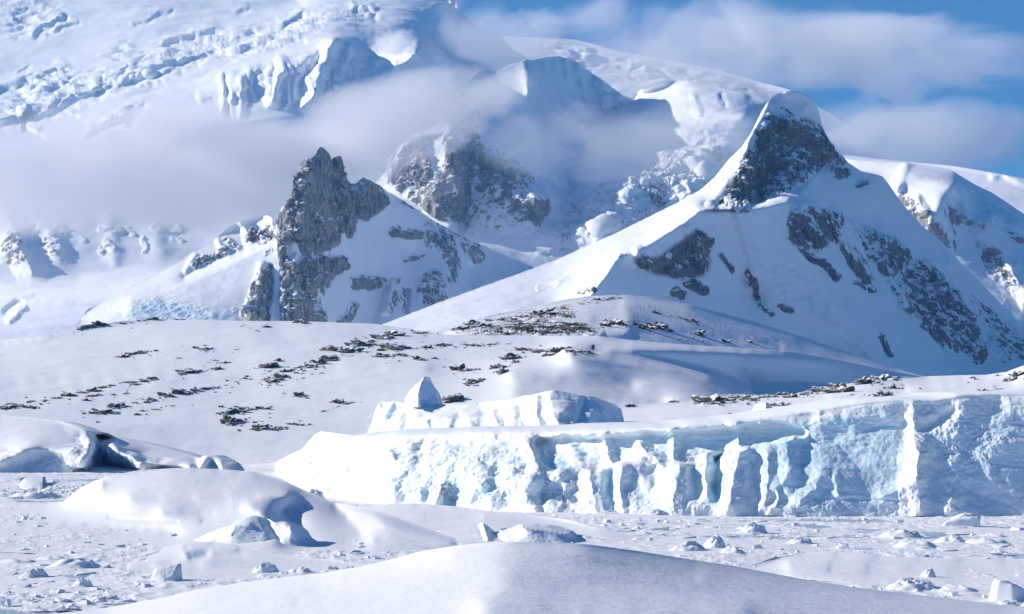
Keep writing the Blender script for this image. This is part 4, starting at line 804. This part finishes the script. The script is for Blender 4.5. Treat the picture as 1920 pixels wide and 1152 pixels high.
def brash():
    V, Fc, off = [], [], 0
    base = np.array([(-1,-.8,-.3),(.9,-1,-.3),(1,.8,-.3),(-.7,1,-.3),(-.6,-.5,.6),(.5,-.6,.8),(.6,.5,.55),(-.4,.5,.9)])
    fc = np.array([(4,5,6,7),(0,1,5,4),(1,2,6,5),(2,3,7,6),(3,0,4,7)])
    for _ in range(1900):
        y = 968 + 180 * random.random() ** 1.3 if random.random() < .8 else random.uniform(902, 945)
        x = random.uniform(0, 1930) if y > 960 else random.uniform(0, 130)
        p = seapt(x + random.gauss(0, 30), y)
        if perlin(np.array([[p[0] / 7, p[1] / 9, .5]]))[0] < -.02: continue
        s = random.choice((.08, .12, .16, .25, .4)) * random.uniform(.7, 1.2); r = random.uniform(0, 6.28); c, d = math.cos(r), math.sin(r)
        m = base * np.array([s, s * random.uniform(.6, 1), s * random.uniform(.3, .7)]) * (1 + .3 * np.random.RandomState(off % 9999).normal(size=(8, 1)))
        V.append(np.stack([m[:, 0] * c - m[:, 1] * d, m[:, 0] * d + m[:, 1] * c, m[:, 2]], 1) + np.array(p) + np.array([0, 0, .12])); Fc.append(fc + off); off += 8
    o = link_mesh('brash_ice', np.concatenate(V), np.concatenate(Fc), m_lump, {'rock': np.zeros(off), 'ice': np.full(off, .12)}, smooth=False)
    tag(o, kind='stuff')
brash()
# ------------------------------------------------------------------ bare rocks breaking through the snow, each one a thing
def rock_mesh(seed, blocky=1.0):
    nu, nv = 34, 16
    u = np.linspace(0, 2 * np.pi, nu, endpoint=False); v = np.linspace(-.25, 1.0, nv)
    U, V = np.meshgrid(u, v); el = V * np.pi * .5
    P = np.stack([np.cos(el) ** .6 * np.cos(U), np.cos(el) ** .6 * np.sin(U), np.sign(np.sin(el)) * np.abs(np.sin(el)) ** .75], 2).reshape(-1, 3)
    d = 1 + .6 * fbm(P * 1.0, 3, seed) + blocky * .8 * (cells(P * np.array([1.1,1.1,1.6]) + seed, seed) - .25) + .08 * fbm(P * 4, 3, seed + 5)
    Q = P * d[:, None]; 
    Q = Q.reshape(nv, nu, 3); Q[-1] = Q[-1].mean(0)
    I = np.arange(nv * nu).reshape(nv, nu); J = np.roll(I, -1, 1)
    return Q.reshape(-1, 3), np.stack([I[:-1], J[:-1], J[1:], I[1:]], 2).reshape(-1, 4)
def rock_mat():
    t = NT('bare_rock')
    tc = t.n('ShaderNodeTexCoord').outputs['Object']; pos = t.n('ShaderNodeNewGeometry').outputs
    v = pos['Position']
    rc = t.mix(t.smooth(t.noise(v, 1.4, 5, .6), .35, .65), (.030,.028,.028), (.085,.075,.065))
    rc = t.mix(t.math('MULTIPLY', t.smooth(t.noise(v, .35, 3), .52, .66), .6), rc, (.12,.10,.055))
    sep = t.n('ShaderNodeSeparateXYZ'); t.l(pos['Normal'], sep.inputs[0])
    s = t.math('ADD', sep.outputs[2], t.math('MULTIPLY', t.math('SUBTRACT', t.noise(v, 1.6, 5, .65), .5), 1.1))
    f = t.smooth(s, .46, .64)
    base = t.mix(f, rc, (.86,.875,.91))
    p = t.n('ShaderNodeBsdfPrincipled'); t.l(base, p.inputs['Base Color']); p.inputs['Roughness'].default_value = .8
    b = t.n('ShaderNodeBump'); b.inputs['Strength'].default_value = .8; b.inputs['Distance'].default_value = .25
    t.l(t.noise(v, 3, 5, .65), b.inputs['Height']); t.l(b.outputs[0], p.inputs['Normal'])
    o = t.n('ShaderNodeOutputMaterial'); t.l(p.outputs[0], o.inputs[0]); return t.m
m_rock = rock_mat()
rp = []
for k in range(10):
    q, fc = rock_mesh(90 + k)
    ob = link_mesh('rock', q, fc, m_rock, smooth=False); rp.append(ob.data); bpy.data.objects.remove(ob)
NR = [0]
def rock(layer, px, py, wpx, hpx, label, group, cat='rock', name='rock'):
    p = on(layer, px, py); s = p[1] / F
    ob = bpy.data.objects.new(name, rp[random.randrange(10)]); scene.collection.objects.link(ob)
    ob.location = (p[0], p[1], p[2] - .25 * hpx * s); w_ = wpx * s * .74
    ob.scale = (w_, w_ * random.uniform(.6, 1.0), hpx * s * .82); ob.rotation_euler = (0, random.uniform(-.12, .12), random.uniform(0, 6.28))
    tag(ob, label, cat, group); NR[0] += 1
    return ob
def rocks(layer, pts, n, w, h, spread, label, group):
    """n rocks strewn along a traced line, sizes in photo px at their own distance; named by their order along it"""
    n = max(1, round(n * .70))
    L = np.cumsum([0] + [math.dist(a, b) for a, b in zip(pts[:-1], pts[1:])])
    Q = []
    for i in range(n):
        t = (i + random.uniform(.1, .9)) / n * L[-1]
        Q.append((np.interp(t, L, [p[0] for p in pts]) + random.gauss(0, spread * .6), np.interp(t, L, [p[1] for p in pts]) + random.gauss(0, spread * .5)))
    for i, (x, y) in enumerate(sorted(Q)):
        f = random.choice((.5, .7, .9, 1.1, 1.3, 1.8)); lb = label if n == 1 else ordinal(i) + ' from left, ' + label
        rock(layer, x, y, w * f, h * f * random.uniform(.8, 1.2), lb, group)
        for _ in range(3):
            q = on(layer, x + random.gauss(0, w * .8), y + random.gauss(0, h * .7)); RUB.append((q, w * random.uniform(.08, .28) * q[1] / F))
RUB = []
S = 'snow_slope'
def C(layer, pts, n, w, h, sp, label): rocks(layer, pts, n, w, h, sp, label, 'rocks ' + ' '.join(label.split()[2:])[:60])
C(S, [(0,768),(30,760),(60,764)], 10, 20, 6, 4, 'dark rock in the band at the left edge of the snow slope')
C(S, [(50,756),(100,746),(150,738),(215,722),(270,710)], 15, 18, 7, 3, 'dark rock in the upper diagonal band on the left slope')
C(S, [(150,752),(190,742),(235,740)], 7, 13, 6, 4, 'small rock below the upper diagonal band on the left slope')
C(S, [(240,718),(270,716),(300,712)], 7, 15, 6, 4, 'small rock halfway along the upper diagonal band')
C(S, [(168,776),(205,768),(225,760)], 7, 24, 9, 4, 'dark rock at the lower end of the long diagonal band')
C(S, [(245,758),(300,745),(340,738),(390,730),(420,722),(462,712)], 18, 20, 8, 4, 'dark rock in the long diagonal band below the first')
C(S, [(240,780),(290,765),(330,760)], 6, 14, 6, 4, 'small rock under the long diagonal band')
C(S, [(335,704),(352,698),(375,698)], 6, 20, 9, 3, 'rock in the compact cluster on the mid left slope')
C(S, [(395,680),(425,676),(405,696)], 5, 14, 5, 4, 'small rock above the compact cluster on the left slope')
C(S, [(225,670),(255,664),(295,658)], 8, 15, 5, 2, 'thin rock in the short dark line on the upper left slope')
C(S, [(360,652),(395,656)], 5, 14, 6, 2, 'rock in the small patch high on the left slope')
C(S, [(322,657),(330,670),(430,654),(465,662)], 4, 9, 3, 3, 'tiny stray rock high on the left slope')
C(S, [(140,622),(165,612),(190,606)], 9, 13, 5, 3, 'rock on the left end of the slope crest')
C(S, [(225,606),(250,604),(300,596)], 9, 12, 5, 2, 'rock on the slope crest in front of the blue ice fall')
C(S, [(320,594),(345,595)], 3, 9, 3, 1, 'tiny rock on the crest near the ice fall')
C(S, [(445,608),(480,618),(510,610)], 7, 9, 3, 4, 'tiny rock near the crest below the split spire')
C(S, [(560,604),(580,608)], 4, 12, 4, 1, 'thin rock on the crest right of the spire foot')
C(S, [(488,686),(505,690),(520,680)], 8, 18, 10, 4, 'rock at the left of the large central cluster')
C(S, [(495,712),(515,716),(535,700),(560,694)], 14, 22, 11, 5, 'dark rock in the heart of the large central cluster')
C(S, [(555,694),(590,686),(620,676),(645,668)], 14, 18, 8, 4, 'rock in the diagonal run right of the central cluster')
C(S, [(606,655),(650,660),(680,648),(700,640),(745,630)], 16, 22, 9, 4, 'dark rock in the ridge line below the dome hill, left part')
C(S, [(710,655),(740,652),(760,648)], 8, 24, 8, 3, 'dark rock under the ridge line, right of its middle')
C(S, [(775,625),(800,626)], 3, 20, 8, 1, 'smooth rock on the ridge line just left of the dome hill')
C(S, [(705,668),(735,668),(775,676),(820,672)], 9, 16, 6, 4, 'rock in the loose row beneath the ridge line')
C(S, [(790,652),(820,648),(850,646)], 7, 18, 6, 2, 'rock in the flat row left of the terrace')
C(S, [(868,646),(895,650),(955,645)], 6, 18, 6, 2, 'rock in the short line below the terrace edge')
C(S, [(975,656),(1000,658),(1040,662)], 6, 24, 8, 2, 'dark ledge rock on the terrace edge below the dome')
C(S, [(1040,660),(1085,658),(1105,662),(1120,666)], 5, 26, 10, 2, 'dark ledge rock at the right end of the terrace edge')
C(S, [(925,692),(945,684),(965,672),(935,700)], 10, 20, 10, 4, 'rock in the blocky cluster beside the blue drift')
C(S, [(848,692),(870,696),(892,694)], 6, 18, 8, 2, 'rock in the small cluster left of the blocky one')
C(S, [(870,725),(890,716),(905,712)], 5, 18, 6, 2, 'rock in the short row above the big dark rock')
rock(S, 848, 752, 46, 28, 'big dark brown rock right behind the pointed ice pinnacle', 'large rocks on the snow slope', name='boulder')
rock(S, 430, 792, 36, 26, 'largest dark rock of the cluster left of the iceberg', 'large rocks on the snow slope', name='boulder')
C(S, [(418,780),(440,770),(470,766),(495,764)], 8, 26, 10, 3, 'dark rock along the top of the cluster above the headland bay')
C(S, [(430,800),(445,790),(475,792),(490,800)], 7, 18, 9, 3, 'rock in the lower half of the cluster above the headland bay')
C(S, [(505,806),(530,800),(545,796),(570,798)], 6, 18, 6, 2, 'rock in the little row right of the headland bay cluster')
C(S, [(528,742),(535,736),(560,742),(585,748)], 6, 12, 6, 3, 'small rock trailing below the central cluster')
rock(S, 634, 755, 22, 10, 'lone dark angular rock on the open snow', 'large rocks on the snow slope')
C(S, [(590,768),(610,772),(650,754),(680,756)], 5, 14, 4, 2, 'flat rock on the open snow left of the iceberg')
Dm = 'dome_hill'
C(Dm, [(1130,612),(1160,606),(1180,612)], 6, 20, 7, 3, 'rock on the dome hill right of the dark cliff')
C(Dm, [(1190,620),(1215,612),(1245,622)], 9, 22, 9, 4, 'rock in the middle patch of the dome hill')
C(Dm, [(1270,596),(1300,604)], 5, 20, 8, 2, 'rock in the upper right patch of the dome hill')
rock(Dm, 1305, 626, 30, 12, 'dark square rock alone on the right of the dome hill', 'large rocks on the snow slope')
C(Dm, [(1220,582),(1235,590)], 3, 14, 6, 2, 'small rock high on the dome hill')
C(Dm, [(1260,636),(1300,640),(1340,640),(1415,640)], 5, 14, 4, 2, 'small rock low on the right flank of the dome hill')
C(Dm, [(1090,566),(1140,562),(1170,556)], 7, 10, 4, 2, 'tiny rock on the very top of the dome hill')
C(Dm, [(850,622),(880,615),(920,604)], 12, 16, 7, 4, 'rock on the left shoulder of the dome hill')
C(Dm, [(940,600),(1000,592),(1060,580)], 14, 16, 7, 6, 'rock above the dark cliff of the dome hill')
H = 'shore_slope'
rock(H, 1330, 757, 56, 26, 'largest brown boulder at the left end of the shore rocks', 'large rocks on the right shore', name='boulder')
C(H, [(1355,750),(1390,748),(1420,752)], 10, 22, 10, 4, 'rock in the heap right of the largest boulder')
C(H, [(1362,772),(1372,778),(1380,786),(1400,776)], 7, 14, 6, 3, 'small rock in the loose patch beside the rounded ice block')
C(H, [(1430,746),(1470,742),(1490,744)], 8, 22, 9, 2, 'rock in the middle of the right shore row')
C(H, [(1500,742),(1540,734),(1570,728),(1580,742)], 10, 26, 12, 3, 'rock in the right half of the shore row')
C(H, [(1600,722),(1640,716),(1665,710),(1680,712)], 9, 26, 11, 3, 'dark rock at the top right end of the shore row')
C(H, [(1600,748),(1620,752),(1640,746),(1660,742)], 7, 24, 11, 2, 'dark rock in the low clump beneath the shore row')
C(H, [(1455,762),(1470,760)], 2, 26, 10, 1, 'smooth rock just above the cliff edge near the ice block')
C(H, [(1670,730),(1690,728)], 3, 20, 8, 2, 'rock right of the low clump on the shore')
C(H, [(1842,734),(1860,733),(1872,730)], 4, 24, 11, 1, 'dark rock in the isolated clump near the right edge')
C(H, [(1890,718),(1905,706),(1920,696)], 7, 22, 12, 3, 'rock in the pile at the right edge')
C(H, [(1815,710),(1840,712)], 3, 9, 4, 2, 'tiny rock left of the pile at the right edge')
rock(H, 1180, 762, 24, 10, 'pair like brown rock just right of the long iceberg', 'large rocks on the right shore')
rock(H, 1264, 754, 18, 7, 'small flat rock between the long iceberg and the big boulder', 'large rocks on the right shore')

def rubble():
    V, Fc, off = [], [], 0
    q0, fc0 = rock_mesh(120)
    keep = np.arange(len(q0)).reshape(16, 34)[::3, ::4]; q = q0[keep.ravel()]; a, b = keep.shape
    I = np.arange(a * b).reshape(a, b); J = np.roll(I, -1, 1); fc = np.stack([I[:-1], J[:-1], J[1:], I[1:]], 2).reshape(-1, 4)
    for p, s in RUB:
        r = random.uniform(0, 6.28); c, d = math.cos(r), math.sin(r)
        m = q * np.array([s, s * random.uniform(.6, 1), s * random.uniform(.4, .8)])
        m = np.stack([m[:, 0] * c - m[:, 1] * d, m[:, 0] * d + m[:, 1] * c, m[:, 2]], 1) + np.array(p)
        V.append(m); Fc.append(fc + off); off += len(m)
    tag(link_mesh('rubble', np.concatenate(V), np.concatenate(Fc), m_rock, smooth=False), kind='stuff')
rubble()
# ------------------------------------------------------------------ clouds and haze
def cloud_mat(name, dens, scale, cover=.5, soft=.35, stretch=(1, 1, 1.6), seed=0.0, step=1.0, edge=.9):
    t = NT(name)
    tc = t.n('ShaderNodeTexCoord').outputs['Object']
    pos = t.n('ShaderNodeNewGeometry').outputs['Position']
    ln = t.n('ShaderNodeVectorMath', operation='LENGTH'); t.l(tc, ln.inputs[0])
    mp = t.n('ShaderNodeMapping'); mp.inputs['Scale'].default_value = tuple(q / scale for q in stretch); mp.inputs['Location'].default_value = (seed, seed * 2.3, seed * .7)
    t.l(pos, mp.inputs[0])
    n = t.noise(mp.outputs[0], 1.0, 6, .6, .9)
    fall = t.math('SUBTRACT', 1.0, t.math('POWER', ln.outputs['Value'], 2.0))
    v = t.math('ADD', t.math('MULTIPLY', fall, edge), t.math('MULTIPLY', t.math('SUBTRACT', n, .5), 3.6))
    d = t.math('MULTIPLY', t.smooth(v, 1 - cover - soft * .5, 1 - cover + soft * .5 + .15), dens)
    d = t.math('MULTIPLY', d, t.smooth(fall, 0, .35))
    vol = t.n('ShaderNodeVolumePrincipled'); vol.inputs['Color'].default_value = (.985, .98, .985, 1); vol.inputs['Anisotropy'].default_value = 0.0
    t.l(d, vol.inputs['Density'])
    o = t.n('ShaderNodeOutputMaterial'); t.l(vol.outputs[0], o.inputs['Volume'])
    t.m.cycles.volume_step_rate = step
    return t.m
def cloud(px, py, D, wpx, hpx, depth, dens, scale, label, rot=0, **kw):
    import bmesh
    bm = bmesh.new(); bmesh.ops.create_icosphere(bm, subdivisions=3, radius=1.03)
    me = bpy.data.meshes.new('cloud'); bm.to_mesh(me); bm.free()
    ob = bpy.data.objects.new('cloud', me); scene.collection.objects.link(ob)
    ob.location = at(px, py, D); s = D / F
    ob.scale = (wpx * s, depth, hpx * s); ob.rotation_euler = (0, R(rot), 0)
    me.materials.append(cloud_mat('cloud_vapour', dens, scale, **kw))
    tag(ob, label, 'cloud', kind='stuff')
    return ob
cloud(250, 325, 4150, 660, 150, 420, .0065, 330, 'thick bright cloud bank hiding the mountain wall at left', cover=.60, seed=1.3, rot=0)
cloud(720, 235, 4250, 330, 90, 300, .0055, 330, 'cloud swirling round the grey buttress', cover=.6, seed=4.1, rot=-14)
cloud(1190, 270, 4150, 330, 88, 300, .0042, 300, 'thin cloud veil in front of the fluted massif', cover=.58, seed=7.7)
cloud(1480, 95, 6900, 600, 100, 500, .0036, 520, 'long grey cloud stretched across the blue sky at upper right', cover=.6, seed=2.9, rot=4)
cloud(1720, 250, 6600, 290, 95, 400, .0040, 420, 'soft cloud over the right hand skyline', cover=.58, seed=5.5)
cloud(200, 90, 5400, 420, 70, 300, .0009, 500, 'thin veil over the upper left ice cap', cover=.5, seed=9.1, rot=-10)
cloud(930, 65, 6900, 150, 95, 300, .0030, 330, 'wisp of cloud at the shoulder of the ice cap', cover=.5, seed=3.7)

def haze():
    x0, x1, y0, y1, z0, z1 = -4800, 5200, -60, 9600, -1.2, 2300
    co = [(x, y, z) for z in (z0, z1) for y in (y0, y1) for x in (x0, x1)]
    fc = [(0,2,3,1),(4,5,7,6),(0,1,5,4),(2,6,7,3),(0,4,6,2),(1,3,7,5)]
    t = NT('haze_air'); v = t.n('ShaderNodeVolumePrincipled'); v.inputs['Color'].default_value = (.25, .56, 1.0, 1)
    v.inputs['Density'].default_value = .000036; v.inputs['Anisotropy'].default_value = 0.1
    o = t.n('ShaderNodeOutputMaterial'); t.l(v.outputs[0], o.inputs['Volume'])
    ob = link_mesh('haze', co, fc, t.m, smooth=False); tag(ob, kind='stuff')
haze()
